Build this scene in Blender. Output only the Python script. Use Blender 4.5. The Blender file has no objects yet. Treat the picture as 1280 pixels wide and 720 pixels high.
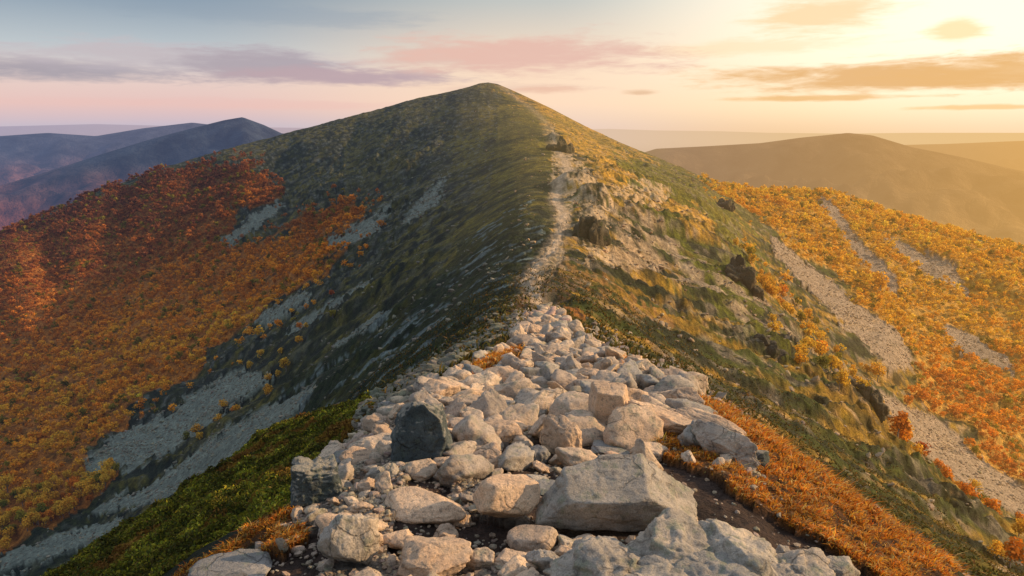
import bpy, math, random
import numpy as np
from math import radians as R, pi

rng = np.random.default_rng(7)
random.seed(7)
scene = bpy.context.scene
COL = scene.collection

# ------------------------------------------------------------------ camera numbers
FPX = 865.0
PITCH = R(13.0)
CP, SP = math.cos(PITCH), math.sin(PITCH)

def pix_dir(u, v):
    """direction through a point of the photograph -> azimuth, elevation"""
    X = (np.asarray(u, float) - 640) / FPX
    Y = (360 - np.asarray(v, float)) / FPX
    fy = CP + Y * SP
    fz = -SP + Y * CP
    return np.arctan2(X, fy), np.arctan2(fz, np.hypot(X, fy))

def to_pix(x, y, z):
    f = y * CP - z * SP
    f = np.where(f > 1e-3, f, 1e-3)
    Y = (y * SP + z * CP) / f
    return 640 + FPX * x / f, 360 - FPX * Y

# ------------------------------------------------------------------ noise
_P = rng.permutation(512)
_P = np.concatenate([_P, _P])
_G2 = np.stack([np.cos(np.linspace(0, 2*pi, 512, endpoint=False)), np.sin(np.linspace(0, 2*pi, 512, endpoint=False))], -1)

def perlin(x, y):
    xi = np.floor(x).astype(np.int64); yi = np.floor(y).astype(np.int64)
    xf = x - xi; yf = y - yi
    xi &= 511; yi &= 511
    u = xf*xf*xf*(xf*(xf*6-15)+10); w = yf*yf*yf*(yf*(yf*6-15)+10)
    def g(ix, iy, dx, dy):
        h = _P[(_P[ix & 511] + iy) & 511]
        return _G2[h, 0]*dx + _G2[h, 1]*dy
    a = g(xi, yi, xf, yf); b = g(xi+1, yi, xf-1, yf)
    c = g(xi, yi+1, xf, yf-1); d = g(xi+1, yi+1, xf-1, yf-1)
    ab = a + u*(b-a); cd = c + u*(d-c)
    return (ab + w*(cd-ab)) * 1.5

def fbm(x, y, o=4, ox=0.0, gain=.5):
    s = 0; a = 1; t = 0
    for i in range(o):
        s = s + a*perlin(x*2**i + ox + 13.7*i, y*2**i + 7.1*i - ox)
        t += a; a *= gain
    return s/t

def sst(a, b, x):
    t = np.clip((x-a)/(b-a), 0, 1)
    return t*t*(3-2*t)

# ------------------------------------------------------------------ terrain control points (u, v, distance in metres)
C = []
def P(*a):
    for u, v, r in a:
        th, ph = pix_dir(u, v)
        C.append((float(th), math.log(r), float(ph)))
def Z(az, r, z):
    C.append((R(az), math.log(r), math.atan2(z, r)))

H = 4.0
# the crest underfoot
for az in (-75, -60, -45, -30, -15, 0, 15, 30, 45, 60, 75):
    Z(az, 1.2, -H - .12*abs(math.sin(R(az)))); Z(az, 2.5, -H - .35*abs(math.sin(R(az))))
for az in (-75, -60, 60, 75):
    Z(az, 5, -H-1.6); Z(az, 12, -H-7); Z(az, 40, -H-30); Z(az, 120, -H-85); Z(az, 260, -H-150); Z(az, 700, -230)
for az in (-50, 50):
    Z(az, 5, -H-.9)
P((340, 715, 6.3), (480, 720, 5.8), (640, 720, 5.6), (800, 720, 5.6), (960, 720, 5.8))
P((420, 660, 7.0), (520, 650, 6.9), (640, 650, 6.9), (760, 650, 6.9), (860, 650, 7.0), (930, 660, 7.1))
P((470, 590, 9.0), (560, 590, 8.9), (690, 590, 8.9), (800, 580, 9.2), (870, 590, 9.1))
P((520, 520, 13), (600, 520, 12.8), (700, 520, 12.6), (800, 520, 12.6), (880, 545, 11.3))
P((570, 465, 18.5), (640, 460, 18.5), (720, 460, 18.5), (800, 465, 17.8), (860, 500, 15))
P((630, 430, 24.5), (680, 420, 26), (730, 420, 26), (770, 432, 24))
P((660, 400, 34), (684, 395, 36), (712, 402, 33), (745, 418, 28))
P((670, 387, 42), (684, 384, 43), (700, 390, 41))
P((684, 391, 52), (684, 388, 62), (650, 398, 52), (735, 412, 50))
# ridge line to the summit
P((668, 362, 78), (664, 350, 92), (676, 330, 115), (700, 308, 140), (704, 285, 175), (702, 262, 215),
  (722, 232, 265), (716, 205, 340), (700, 175, 430), (690, 155, 520), (655, 130, 650), (610, 103, 800))
# left shoulder with the green shrubs (and what hides behind it)
P((250, 715, 7.6), (330, 650, 8.6), (400, 600, 10), (440, 560, 12.5))
P((60, 735, 14), (130, 690, 16.5), (200, 640, 19.5), (330, 548, 25), (400, 518, 28), (460, 504, 29))
P((160, 700, 12.5), (250, 640, 14), (330, 600, 15.5), (400, 560, 17), (-100, 840, 14))
P((60, 800, 30), (200, 700, 38), (330, 600, 45), (450, 530, 48))
P((510, 475, 27), (560, 448, 27), (620, 415, 32), (650, 395, 38))
P((500, 490, 42), (560, 440, 46), (600, 408, 52), (640, 385, 58))
P((640, 368, 80), (600, 385, 78), (540, 425, 78), (480, 470, 84), (420, 520, 95), (300, 620, 110), (150, 720, 120), (-50, 850, 120))
# left face
P((620, 345, 112), (560, 385, 118), (500, 430, 125), (430, 480, 140), (350, 545, 165), (250, 620, 185), (130, 690, 205), (0, 740, 220))
P((640, 300, 165), (580, 335, 172), (510, 380, 180), (440, 430, 195), (360, 490, 215), (280, 540, 228), (190, 600, 240), (90, 650, 250), (0, 680, 255), (-100, 700, 270))
P((660, 250, 230), (600, 275, 240), (540, 310, 248), (470, 355, 258), (400, 400, 270), (320, 455, 290), (240, 500, 300), (140, 540, 310), (40, 590, 310), (-100, 620, 320))
P((665, 205, 330), (600, 225, 345), (530, 255, 352), (460, 300, 352), (380, 345, 365), (300, 390, 385), (200, 430, 400), (100, 470, 405), (0, 510, 400))
P((640, 160, 480), (570, 180, 490), (490, 215, 490), (410, 255, 490), (320, 300, 500), (220, 340, 520), (120, 380, 530), (0, 430, 520), (-100, 470, 520))
P((620, 125, 660), (540, 145, 650), (450, 180, 640), (350, 215, 640), (250, 250, 640), (150, 290, 640), (60, 330, 630), (-60, 390, 620))
SKL = [(-120, 345, 690), (-60, 318, 690), (0, 293, 700), (60, 266, 720), (130, 236, 740), (200, 211, 750), (280, 187, 770), (360, 166, 780),
       (440, 145, 790), (520, 123, 800), (560, 115, 800), (585, 109, 800), (600, 104, 800)]
SKR = [(622, 105, 800), (634, 110, 795), (650, 117, 790), (690, 136, 770), (740, 162, 730), (800, 189, 690), (850, 209, 650), (900, 232, 600),
       (940, 238, 620), (1040, 241, 640), (1100, 262, 640), (1160, 280, 620), (1220, 297, 600), (1280, 312, 590), (1340, 330, 590), (1400, 352, 590)]
P(*SKL); P(*SKR)
for u, v, r in SKL + [(610, 103, 800)] + SKR:
    P((u, v+10, r*1.12), (u, v+45, r*1.45))
    th, _ = pix_dir(u, v)
    C.append((float(th), math.log(r*2.3), math.atan2(-430, r*2.3)))
    C.append((float(th), math.log(3400), math.atan2(-560, 3400)))
for az in (-75, -60, 60, 75):
    Z(az, 1600, -430); Z(az, 3400, -560)
# right flank of the near crest
P((760, 436, 24), (800, 455, 20), (860, 486, 16.5), (920, 525, 13.5), (1000, 590, 11), (1060, 640, 10), (1130, 690, 9.4), (1190, 730, 9))
P((900, 600, 8.8), (980, 660, 8.0), (1050, 715, 7.4))
P((780, 450, 38), (860, 505, 34), (940, 565, 30), (1040, 640, 25), (1160, 730, 22), (1300, 800, 22))
P((730, 385, 62), (790, 425, 60), (860, 470, 57), (950, 530, 54), (1050, 600, 51), (1160, 675, 48), (1280, 740, 48), (1400, 790, 50))
P((715, 350, 95), (760, 375, 95), (820, 415, 95), (900, 465, 95), (980, 515, 95), (1070, 580, 93), (1160, 645, 90), (1260, 705, 88))
P((735, 315, 140), (790, 350, 140), (850, 385, 142), (930, 430, 140), (1000, 475, 138), (1075, 520, 135), (1150, 590, 130), (1230, 655, 124), (1300, 700, 120))
P((760, 275, 200), (810, 305, 200), (870, 340, 196), (930, 375, 190), (990, 420, 182), (1065, 478, 172), (1130, 560, 165), (1200, 625, 160), (1290, 680, 155))
P((770, 235, 280), (830, 265, 275), (880, 295, 262), (930, 335, 245), (985, 395, 232), (1050, 470, 220), (1110, 540, 212), (1180, 600, 205), (1290, 665, 200))
P((760, 200, 380), (820, 225, 380), (870, 250, 370), (915, 290, 345), (960, 345, 315), (1010, 395, 300), (1075, 455, 285), (1140, 525, 275), (1200, 580, 265), (1290, 640, 255))
P((740, 175, 520), (800, 205, 510), (860, 228, 500), (920, 262, 460), (985, 325, 400), (1050, 380, 370), (1110, 425, 350), (1170, 490, 335), (1290, 600, 305))
P((930, 245, 560), (990, 290, 480), (1050, 340, 440), (1110, 385, 410), (1180, 440, 385), (1290, 545, 350))
P((970, 255, 560), (1040, 290, 510), (1110, 335, 470), (1190, 390, 440), (1290, 470, 400), (1400, 540, 380))
P((1050, 262, 580), (1130, 300, 545), (1210, 340, 510), (1290, 385, 480), (1400, 440, 450))

C = np.array(C)
KT = 6.0
cx = C[:, 0]*KT; cy = C[:, 1]
def tps(d2):
    return .5*d2*np.log(d2 + 1e-9)
n = len(C)
d2 = (cx[:, None]-cx)**2 + (cy[:, None]-cy)**2
A = np.zeros((n+3, n+3)); A[:n, :n] = tps(d2) + np.eye(n)*2e-3
A[:n, n] = 1; A[:n, n+1] = cx; A[:n, n+2] = cy; A[n:, :n] = A[:n, n:].T
W = np.linalg.solve(A, np.concatenate([C[:, 2], [0, 0, 0]]))
def phi_base(th, L):
    sh = th.shape; t = (th*KT).ravel(); l = L.ravel(); out = np.empty(t.size)
    for i in range(0, t.size, 20000):
        a = t[i:i+20000, None]; b = l[i:i+20000, None]
        out[i:i+20000] = tps((a-cx)**2 + (b-cy)**2) @ W[:n] + W[n] + a[:, 0]*W[n+1] + b[:, 0]*W[n+2]
    return out.reshape(sh)

# polar grid: rings grow with distance, as even in the far hills as underfoot
TH = np.concatenate([np.radians(np.linspace(-75, -46, 30, endpoint=False)), np.radians(np.linspace(-46, 46, 1080)), np.radians(np.linspace(47, 75, 30))])
NR = 920
LR = np.linspace(math.log(1.2), math.log(3400), NR)
# coarse solve then upsample (the base is smooth)
THc = np.linspace(TH[0], TH[-1], 301); LRc = np.linspace(LR[0], LR[-1], 231)
gt, gl = np.meshgrid(THc, LRc, indexing='ij')
PHc = phi_base(gt, gl)
def bil(Agrid, xs, ys, x, y):
    fx = np.clip((x-xs[0])/(xs[1]-xs[0]), 0, len(xs)-1.001); fy = np.clip((y-ys[0])/(ys[1]-ys[0]), 0, len(ys)-1.001)
    i = fx.astype(int); j = fy.astype(int); a = fx-i; b = fy-j
    return Agrid[i, j]*(1-a)*(1-b) + Agrid[i+1, j]*a*(1-b) + Agrid[i, j+1]*(1-a)*b + Agrid[i+1, j+1]*a*b
gT, gL = np.meshgrid(TH, LR, indexing='ij')
PH = bil(PHc, THc, LRc, gT, gL)
PH = np.clip(PH, R(-88), R(25))
gr = np.exp(gL)
sk = SKL + [(610, 103, 800)] + SKR
sth, sph = pix_dir(np.array([q[0] for q in sk]), np.array([q[1] for q in sk]))
for _ in range(3):
    top_ = np.where(gr > 350, PH, -2).max(axis=1)
    dl = np.interp(TH, sth, sph) - top_
    dl = np.where((TH < sth[0]) | (TH > sth[-1]), 0, dl)
    PH = PH + dl[:, None]*sst(230, 560, gr)
GX = np.sin(gT)*gr; GY = np.cos(gT)*gr
GZ0 = np.tan(PH)*gr

# ------------------------------------------------------------------ the map of what grows where
U, V = to_pix(GX, GY, GZ0)
wx = fbm(GX/22, GY/22, 4, 3.1); wy = fbm(GX/22, GY/22, 4, 9.7)
nearw = fbm(GX/1.3, GY/1.3, 4, 1.1)
warp = 34*sst(60, 200, gr)
Uw = U + warp*wx + 9*nearw*(gr < 70); Vw = V + warp*.8*wy + 9*fbm(GX/1.3, GY/1.3, 3, 5.5)*(gr < 70)
def poly(pts, rmin=0, rmax=1e9, x=None, y=None, rr=None):
    x = Uw if x is None else x; y = Vw if y is None else y; rr = gr if rr is None else rr
    ins = np.zeros(x.shape, bool)
    m = len(pts)
    for i in range(m):
        x1, y1 = pts[i]; x2, y2 = pts[(i+1) % m]
        if y1 == y2: continue
        c = ((y1 > y) != (y2 > y)) & (x < (x2-x1)*(y-y1)/(y2-y1)+x1)
        ins ^= c
    return ins & (rr >= rmin) & (rr <= rmax)

FOREST_L = [(-400, 900), (-400, 300), (0, 290), (130, 238), (215, 212), (318, 196), (322, 215), (350, 232), (345, 250), (300, 262), (272, 300),
            (300, 312), (400, 262), (450, 250), (452, 275), (420, 300), (432, 318), (405, 345), (345, 365), (320, 400), (270, 430), (235, 470),
            (175, 505), (105, 560), (112, 585), (160, 575), (150, 595), (90, 640), (70, 670), (0, 690)]
FOREST_R = [(880, 225), (950, 237), (1040, 241), (1110, 262), (1280, 312), (1500, 370), (1500, 720), (1280, 615), (1230, 570), (1150, 500), (1145, 460),
            (1105, 400), (1040, 340), (985, 300), (940, 262)]
FOREST_R2 = [(925, 290), (960, 330), (1010, 385), (1030, 440), (1010, 430), (950, 360), (915, 310)]
TALUS = [[(103, 580), (150, 540), (300, 462), (345, 468), (290, 505), (220, 560), (165, 590), (110, 592)],
         [(175, 606), (330, 512), (405, 472), (340, 535), (250, 600), (200, 625), (92, 650)],
         [(0, 690), (80, 668), (155, 645), (150, 665), (40, 700), (0, 715)],
         [(405, 300), (480, 262), (500, 240), (470, 290), (430, 310)], [(505, 270), (560, 215), (548, 250), (510, 285)],
         [(360, 410), (470, 345), (460, 362), (360, 425)], [(320, 395), (380, 362), (390, 372), (330, 405)], [(415, 428), (480, 385), (485, 392), (420, 434)],
         [(275, 300), (320, 265), (350, 250), (350, 262), (290, 312)]]
TALUS_R = [[(960, 290), (1000, 320), (1060, 370), (1130, 420), (1142, 462), (1115, 462), (1060, 410), (1000, 350), (965, 310)],
           [(1075, 480), (1100, 490), (1180, 530), (1230, 575), (1290, 615), (1290, 650), (1200, 600), (1150, 560), (1100, 520)],
           [(1030, 245), (1050, 262), (1078, 305), (1125, 345), (1120, 372), (1080, 330), (1050, 290), (1022, 250)],
           [(1100, 290), (1190, 330), (1215, 372), (1150, 340)], [(1170, 400), (1260, 440), (1270, 470), (1190, 430)]]
PALE_RIDGE = [(690, 150), (702, 190), (730, 205), (752, 235), (800, 225), (840, 240), (820, 262), (770, 250), (760, 290), (770, 330), (735, 330), (722, 262), (700, 280), (706, 320), (690, 345),
              (672, 362), (655, 362), (660, 345), (690, 305), (694, 262), (684, 240), (690, 215)]
TAN_SLOPE = [(760, 255), (800, 265), (860, 305), (930, 350), (1000, 420), (985, 425), (900, 372), (830, 330), (760, 330)]
OLIVE_L = [(560, 180), (620, 120), (680, 140), (695, 200), (690, 240), (640, 300), (560, 350), (470, 420), (430, 430), (560, 310), (610, 240)]
GOLD = [(600, 100), (700, 128), (800, 185), (880, 228), (940, 280), (930, 325), (880, 290), (800, 262), (760, 235), (735, 200), (700, 180), (670, 140)]
GREEN_R = [(760, 190), (830, 200), (900, 235), (945, 300), (960, 345), (930, 345), (880, 262), (800, 232)]
GREEN_R2 = [(790, 250), (880, 300), (925, 330), (960, 420), (1000, 470), (940, 430), (860, 340)]
SHRUB = [(-200, 1100), (60, 722), (130, 682), (200, 636), (330, 545), (400, 515), (462, 500), (468, 520), (430, 548), (405, 575), (380, 590), (362, 640), (300, 655),
         (240, 690), (200, 725), (100, 1000)]
HEATH = [[(815, 545), (870, 560), (960, 600), (1060, 660), (1150, 715), (1250, 790), (1190, 850), (1120, 740), (1050, 690), (970, 640), (900, 600), (850, 577), (822, 565)],
         [(865, 495), (905, 510), (980, 560), (1080, 630), (1180, 700), (1230, 760), (1150, 715), (1060, 655), (960, 598), (900, 560), (880, 520)],
         [(190, 735), (270, 690), (350, 638), (372, 640), (345, 668), (300, 690), (240, 725)], [(320, 690), (350, 662), (385, 655), (388, 670), (350, 700)],
         [(560, 478), (590, 458), (650, 435), (662, 440), (655, 452), (600, 475)], [(700, 372), (720, 380), (735, 398), (725, 402), (708, 388)], [(765, 442), (780, 446), (795, 462), (780, 464)]]
DIRT = [[(815, 555), (870, 570), (940, 604), (1010, 645), (1100, 700), (1180, 770), (1000, 790), (920, 760), (800, 700), (680, 670), (640, 620), (640, 585), (720, 570)],
        [(300, 740), (330, 690), (400, 660), (420, 690), (380, 740)], [(560, 560), (760, 540), (800, 560), (720, 600), (600, 600)], [(510, 590), (560, 600), (560, 640), (700, 660), (640, 700), (480, 690)]]
CREST = [(230, 760), (300, 700), (365, 650), (400, 590), (440, 545), (505, 500), (560, 476), (628, 436), (664, 396), (682, 378), (700, 396), (748, 436), (860, 484), (930, 560),
         (990, 640), (1090, 740), (1100, 900), (200, 900)]
SIDE_SCREE = [(440, 540), (465, 500), (545, 450), (625, 408), (668, 384), (660, 400), (600, 436), (555, 462), (500, 505)]

mF = poly(FOREST_L, 180, 900) | poly(FOREST_R, 285, 760) | (poly(FOREST_R2, 230, 480) & (fbm(GX/7, GY/7, 2) > .22))
mF &= ~(poly(TALUS[8], 200, 700))
mT = np.zeros_like(mF)
for t in TALUS: mT |= poly(t, 150, 700, U+6*wx+13*fbm(GX/4.5, GY/4.5, 3, 8.), V+6*wy+10*fbm(GX/4.5, GY/4.5, 3, 18.))
mTR = np.zeros_like(mF)
for t in TALUS_R: mTR |= poly(t, 200, 720, U+3.5*wx+8*fbm(GX/4.5, GY/4.5, 3, 8.), V+3.5*wy+6*fbm(GX/4.5, GY/4.5, 3, 18.))
mF &= ~(mTR | mT)
mS = poly(SHRUB, 9, 34)
mH = np.zeros_like(mF)
for i, t in enumerate(HEATH): mH |= poly(t, 4, 60, Uw, Vw)
mD = np.zeros_like(mF)
for t in DIRT: mD |= poly(t, 4, 14)
mD &= ~mH
mC = poly(CREST, 3, 47)
mSS = poly(SIDE_SCREE, 15, 60)
mP = poly(PALE_RIDGE, 60, 600, U + 8*fbm(GX/9, GY/9, 3, 2.), V + 6*fbm(GX/9, GY/9, 3, 4.))

# relief: rills running down the fall line from the ridge, bumps, small stones
ax = np.abs(GX)
cr = GY - .5*ax + 6*wx
sx0, sy0 = 800*math.sin(float(pix_dir(610, 103)[0])), 800*math.cos(float(pix_dir(610, 103)[0])) + 10
ds0 = np.hypot(GX-sx0, GY-sy0); cs0 = np.arctan2(GX-sx0, sy0-GY)*(120 + .25*ds0) + 9*wx
wfar = sst(340, 520, gr)
def an(a, b, o, seed):
    return (1-wfar)*fbm(cr/a, ax/b, o, seed) + wfar*fbm(cs0/a, ds0/b, o, seed+3)
amp = sst(50, 160, gr) * sst(0, 1, ax/(12+.16*gr)) * (1 - sst(750, 1300, gr)*.2)
rill = an(26, 120, 3, 2.2); rill3 = -np.abs(an(14, 80, 3, 3.2)); rill2 = an(8, 40, 3, 8.8)
dz = amp*(6.0*rill + 5*rill3 + 2.0*rill2 + .8*fbm(GX/3.5, GY/3.5, 3, 4.4))
skyprot = 1 - .72*sst(480, 640, gr)*(1 - sst(820, 1000, gr))
dz *= skyprot
rocky = np.abs(fbm(GX/7, GY/7, 4, 6.6))
crag = sst(.02, .3, an(45, 80, 3, 12.2)) * amp
dz += crag*rocky*5*skyprot*(~mF)
mid = sst(24, 70, gr)*(1 - sst(150, 260, gr))
dz += mid*(1.5*fbm(GX/5, GY/5, 5, 1.7, .6))
near = (1 - sst(30, 60, gr))
dz += near*(.10*fbm(GX/1.1, GY/1.1, 4, 5.1) + .02*fbm(GX/.15, GY/.15, 2, 3.3))
dz += near*mS*(.50*np.abs(fbm(GX/1.1, GY/1.1, 3, 2.5)) + .35*fbm(GX/3, GY/3, 2, 7.))
dz += near*mH*(.12*np.abs(fbm(GX/.35, GY/.35, 3, 2.5)))
# the trodden trough with its dark soil beside the heath
dz -= near*mD*.10
far = sst(900, 1600, gr)
dz += far*60*fbm(GX/700, GY/700, 4, 2.)
# the rocky knob on the ridge and the steep step below it
def knob(u, v, r, rad, h):
    th, _ = pix_dir(u, v); kx_, ky_ = r*math.sin(th), r*math.cos(th)
    q = np.hypot((GX-kx_), (GY-ky_)*.8)/rad
    return h*np.exp(-q**4)*(1+.35*fbm(GX/5, GY/5, 3, 6.))
dz += knob(720, 232, 262, 9, 5.5) + knob(700, 175, 425, 9, 5) + knob(742, 262, 235, 6, 4)
mTT = (mT | mTR).astype(float)
dz *= 1 - .72*mTT*(gr > 140)
GZ = GZ0 + dz

def lerp(a, b, t): return a + (b-a)*t[..., None]
def col(*c): return np.array(c, float)
n1 = fbm(GX/6, GY/6, 4, 21.); n2 = an(10, 45, 4, 31.); n3 = fbm(GX/1.6, GY/1.6, 3, 41.); n0 = fbm(GX/60, GY/60, 3, 51.)
K = np.zeros(GX.shape + (3,)) + col(.034, .040, .011)                                  # alpine mat
K = lerp(K, col(.13, .11, .018), sst(-.1, .35, n1 + .5*n0))
K = lerp(K, col(.020, .026, .012), sst(.0, .35, -n1 + .6*n2))
mo = poly(OLIVE_L, 60, 800)
K = lerp(K, col(.23, .175, .018), mo*sst(-.2, .3, n2 + .4*n0)*.62)
right = poly([(690, 100), (2000, 100), (2000, 1500), (1250, 760), (700, 370), (700, 250)], 48)
ns = an(5, 42, 4, 131.)
K = lerp(K, col(.07, .085, .011), right*.85)
K = lerp(K, col(.36, .205, .020), right*sst(-.05, .28, n2*.7 + ns*.7))
K = lerp(K, col(.026, .030, .010), right*sst(.0, .2, -ns)*(gr < 420)*.9)
K = lerp(K, col(.50, .30, .11), right*sst(.16, .36, n1*.6 + .4*n3 + ns*.5)*.75)
K = lerp(K, col(.03, .035, .012), right*sst(.1, .35, -n1 + .8*n2 - .2)*(gr < 330)*.8)
mg = poly(GOLD, 150, 800)
K = lerp(K, col(.66, .35, .04), mg*sst(-.45, .25, n1 + .5*n3)*.85)
for t in (GREEN_R, GREEN_R2):
    K = lerp(K, col(.12, .125, .010)*(1+.5*n3[..., None]), poly(t, 100, 800)*sst(-.55, -.2, n1)*.9)
mTAN = poly(TAN_SLOPE, 120, 500)
K = lerp(K, col(.44, .32, .20), mTAN*sst(-.25, .15, n1 + .6*n2)*.8)
K = lerp(K, col(.035, .035, .012), poly([(728, 240), (756, 232), (758, 300), (748, 315), (722, 300)], 150, 300, U+6*wx, V)*.9)
# brown grass saddle below the crest
mb = poly([(450, 520), (560, 440), (640, 385), (660, 350), (700, 320), (730, 350), (700, 385), (600, 425), (520, 480)], 44, 170)
K = lerp(K, col(.17, .095, .045), mb*sst(-.3, .1, n3 + .5*n1))
mor = poly([(700, 315), (760, 340), (840, 400), (800, 400), (740, 372), (700, 345)], 60, 260)
K = lerp(K, col(.36, .19, .05), mor*sst(-.2, .2, n3 + .5*n1))
# rock showing through on the left face
rk = sst(.10, .32, n1*.7 + .8*an(5, 14, 3, 61.) ) * (gr > 45) * (~mo | (n2 > .1))
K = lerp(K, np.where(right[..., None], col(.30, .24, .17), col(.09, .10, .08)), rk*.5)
K = lerp(K, col(.17, .14, .03), sst(-.3, .5, fbm(GX/40, GY/90, 3, 51.))*.6*(gr > 400)*(U > 430))
spk = sst(.12, .3, fbm(GX/3.2, GY/3.2, 3, 171.))*(gr > 300)*(GX < -10)
K = lerp(K, col(.15, .155, .13), spk*.6); K = lerp(K, col(.018, .024, .014), sst(.08, .3, fbm(GX/9, GY/9, 4, 181.))*(gr > 260)*(GX < -10)*.8)
# forest floor
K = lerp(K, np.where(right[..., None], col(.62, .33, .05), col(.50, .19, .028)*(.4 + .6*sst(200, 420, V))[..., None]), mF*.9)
K = lerp(K, col(.05, .045, .015), (mF*sst(.15, .45, n1)*.7))
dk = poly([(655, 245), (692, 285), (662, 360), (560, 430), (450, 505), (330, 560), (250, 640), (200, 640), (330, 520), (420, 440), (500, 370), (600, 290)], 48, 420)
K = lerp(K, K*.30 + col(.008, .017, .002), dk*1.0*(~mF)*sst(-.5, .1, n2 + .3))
K = lerp(K, col(.16, .20, .18), dk*sst(.22, .34, an(4, 16, 3, 161.)))
# talus
st = fbm(GX/1.8, GY/1.8, 2, 71.); sl = an(7, 60, 3, 77.)
K = lerp(K, col(.20, .225, .175)*(1+.35*st[..., None] + .35*sl[..., None]), mT*(.97 - .35*sst(.25, .5, sl + .5*n1)))
K = lerp(K, col(.37, .275, .18)*(1+.3*st[..., None] + .3*sl[..., None]), mTR*(.97 - .25*sst(.2, .5, sl + n1)))
K = lerp(K, col(.52, .37, .21)*(1+.3*n3[..., None]), mP*sst(-.3, .25, n3 + n1)*.85)
# the footpath worn along the ridge to the summit
tr = [(684, 380, 60), (664, 366, 78), (657, 352, 92), (668, 336, 110), (686, 318, 130), (697, 300, 150), (704, 283, 178), (703, 266, 205), (694, 248, 232), (700, 228, 262), (712, 212, 300),
      (706, 198, 350), (692, 186, 400), (688, 170, 440), (684, 152, 520), (662, 134, 630), (628, 112, 760)]
tw = np.array([[r*math.sin(pix_dir(u, v)[0]), r*math.cos(pix_dir(u, v)[0])] for u, v, r in tr])
dmin = np.full(GX.shape, 1e9)
for q in range(len(tw)-1):
    a_, b_ = tw[q], tw[q+1]; ab = b_-a_; t_ = np.clip(((GX-a_[0])*ab[0] + (GY-a_[1])*ab[1])/(ab@ab), 0, 1)
    dmin = np.minimum(dmin, np.hypot(GX-a_[0]-t_*ab[0], GY-a_[1]-t_*ab[1]))
tw_ = .6 + gr*.0042
K = lerp(K, col(.40, .30, .20)*(1+.3*n3[..., None]), sst(2.6, .8, (dmin + 1.4*fbm(GX/4, GY/4, 3, 7.))/tw_)*.6*(1-.6*sst(300, 480, gr)))
K = lerp(K, col(.52, .385, .25)*(1+.35*n3[..., None]), sst(1.0, .5, (dmin + .7*fbm(GX/3, GY/3, 2, 7.))/tw_)*.9*(1-.85*sst(280, 460, gr)))
# crest, soil, shrubs and heath close by
K = lerp(K, col(.20, .165, .13)*(1+.5*fbm(GX/.12, GY/.12, 2, 81.)[..., None]), mC*.95)
K = lerp(K, col(.15, .165, .14)*(1+.6*fbm(GX/.4, GY/.4, 2, 81.)[..., None]), mSS*.9)
K = lerp(K, col(.05, .028, .019)*(1+.5*fbm(GX/.2, GY/.2, 3, 85.)[..., None]), mD*.95)
K = lerp(K, col(.06, .07, .008), mS*1.)
K = lerp(K, lerp(np.zeros(GX.shape+(3,))+col(.10, .045, .015), col(.38, .15, .025), sst(-.3, .3, fbm(GX/.3, GY/.3, 3, 3.))), mH*1.)
# far valley
K = lerp(K, col(.16, .06, .03), sst(900, 1100, gr))
K = np.clip(K, .004, .9)

# ------------------------------------------------------------------ mesh helpers
def mesh_from(name, verts, faces, cols=None, smooth=True):
    verts = np.asarray(verts, np.float32); faces = np.asarray(faces, np.int32)
    me = bpy.data.meshes.new(name)
    k = faces.shape[1]; nf = len(faces)
    me.vertices.add(len(verts)); me.vertices.foreach_set('co', verts.ravel())
    me.loops.add(nf*k); me.loops.foreach_set('vertex_index', faces.ravel())
    me.polygons.add(nf); me.polygons.foreach_set('loop_start', np.arange(0, nf*k, k, dtype=np.int32))
    me.polygons.foreach_set('loop_total', np.full(nf, k, np.int32))
    me.polygons.foreach_set('use_smooth', np.full(nf, smooth, bool))
    if cols is not None:
        a = me.attributes.new('Col', 'FLOAT_COLOR', 'POINT')
        cols = np.asarray(cols); c4 = np.ones((len(verts), 4), np.float32); c4[:, :cols.shape[1]] = cols
        a.data.foreach_set('color', c4.ravel())
    me.update(); me.validate()
    return me
def link(name, me, mat=None, parent=None, loc=None):
    o = bpy.data.objects.new(name, me)
    if mat is not None and len(me.materials) == 0: me.materials.append(mat)
    COL.objects.link(o)
    if parent: o.parent = parent
    if loc is not None: o.location = loc
    return o
def tag(o, label=None, cat=None, group=None, kind=None):
    if label: o['label'] = label
    if cat: o['category'] = cat
    if group: o['group'] = group
    if kind: o['kind'] = kind
    return o
def empty(name, loc):
    o = bpy.data.objects.new(name, None); COL.objects.link(o); o.location = loc; o.empty_display_size = .2
    return o

# ------------------------------------------------------------------ materials
def node(nt, t, **kw):
    nd = nt.nodes.new(t)
    for k, v in kw.items(): setattr(nd, k, v)
    return nd
def mth(nt, op, a, b=None, c=None, clamp=False):
    nd = nt.nodes.new('ShaderNodeMath'); nd.operation = op; nd.use_clamp = clamp
    for i, x in enumerate((a, b, c)):
        if x is None: continue
        if isinstance(x, (int, float)): nd.inputs[i].default_value = x
        else: nt.links.new(x, nd.inputs[i])
    return nd.outputs[0]
def mixc(nt, f, a, b, mode='MIX'):
    nd = nt.nodes.new('ShaderNodeMix'); nd.data_type = 'RGBA'; nd.blend_type = mode
    for sock, x in ((nd.inputs[0], f), (nd.inputs[6], a), (nd.inputs[7], b)):
        if isinstance(x, (int, float)): sock.default_value = x
        elif isinstance(x, tuple): sock.default_value = (*x, 1) if len(x) == 3 else x
        else: nt.links.new(x, sock)
    return nd.outputs[2]
def ramp(nt, x, stops, interp='LINEAR'):
    nd = nt.nodes.new('ShaderNodeValToRGB'); cr_ = nd.color_ramp; cr_.interpolation = interp
    while len(cr_.elements) < len(stops): cr_.elements.new(.5)
    for e, (p, c) in zip(cr_.elements, stops):
        e.position = p; e.color = (*c, 1) if isinstance(c, tuple) else (c, c, c, 1)
    nt.links.new(x, nd.inputs[0]); return nd.outputs[0]

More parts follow.
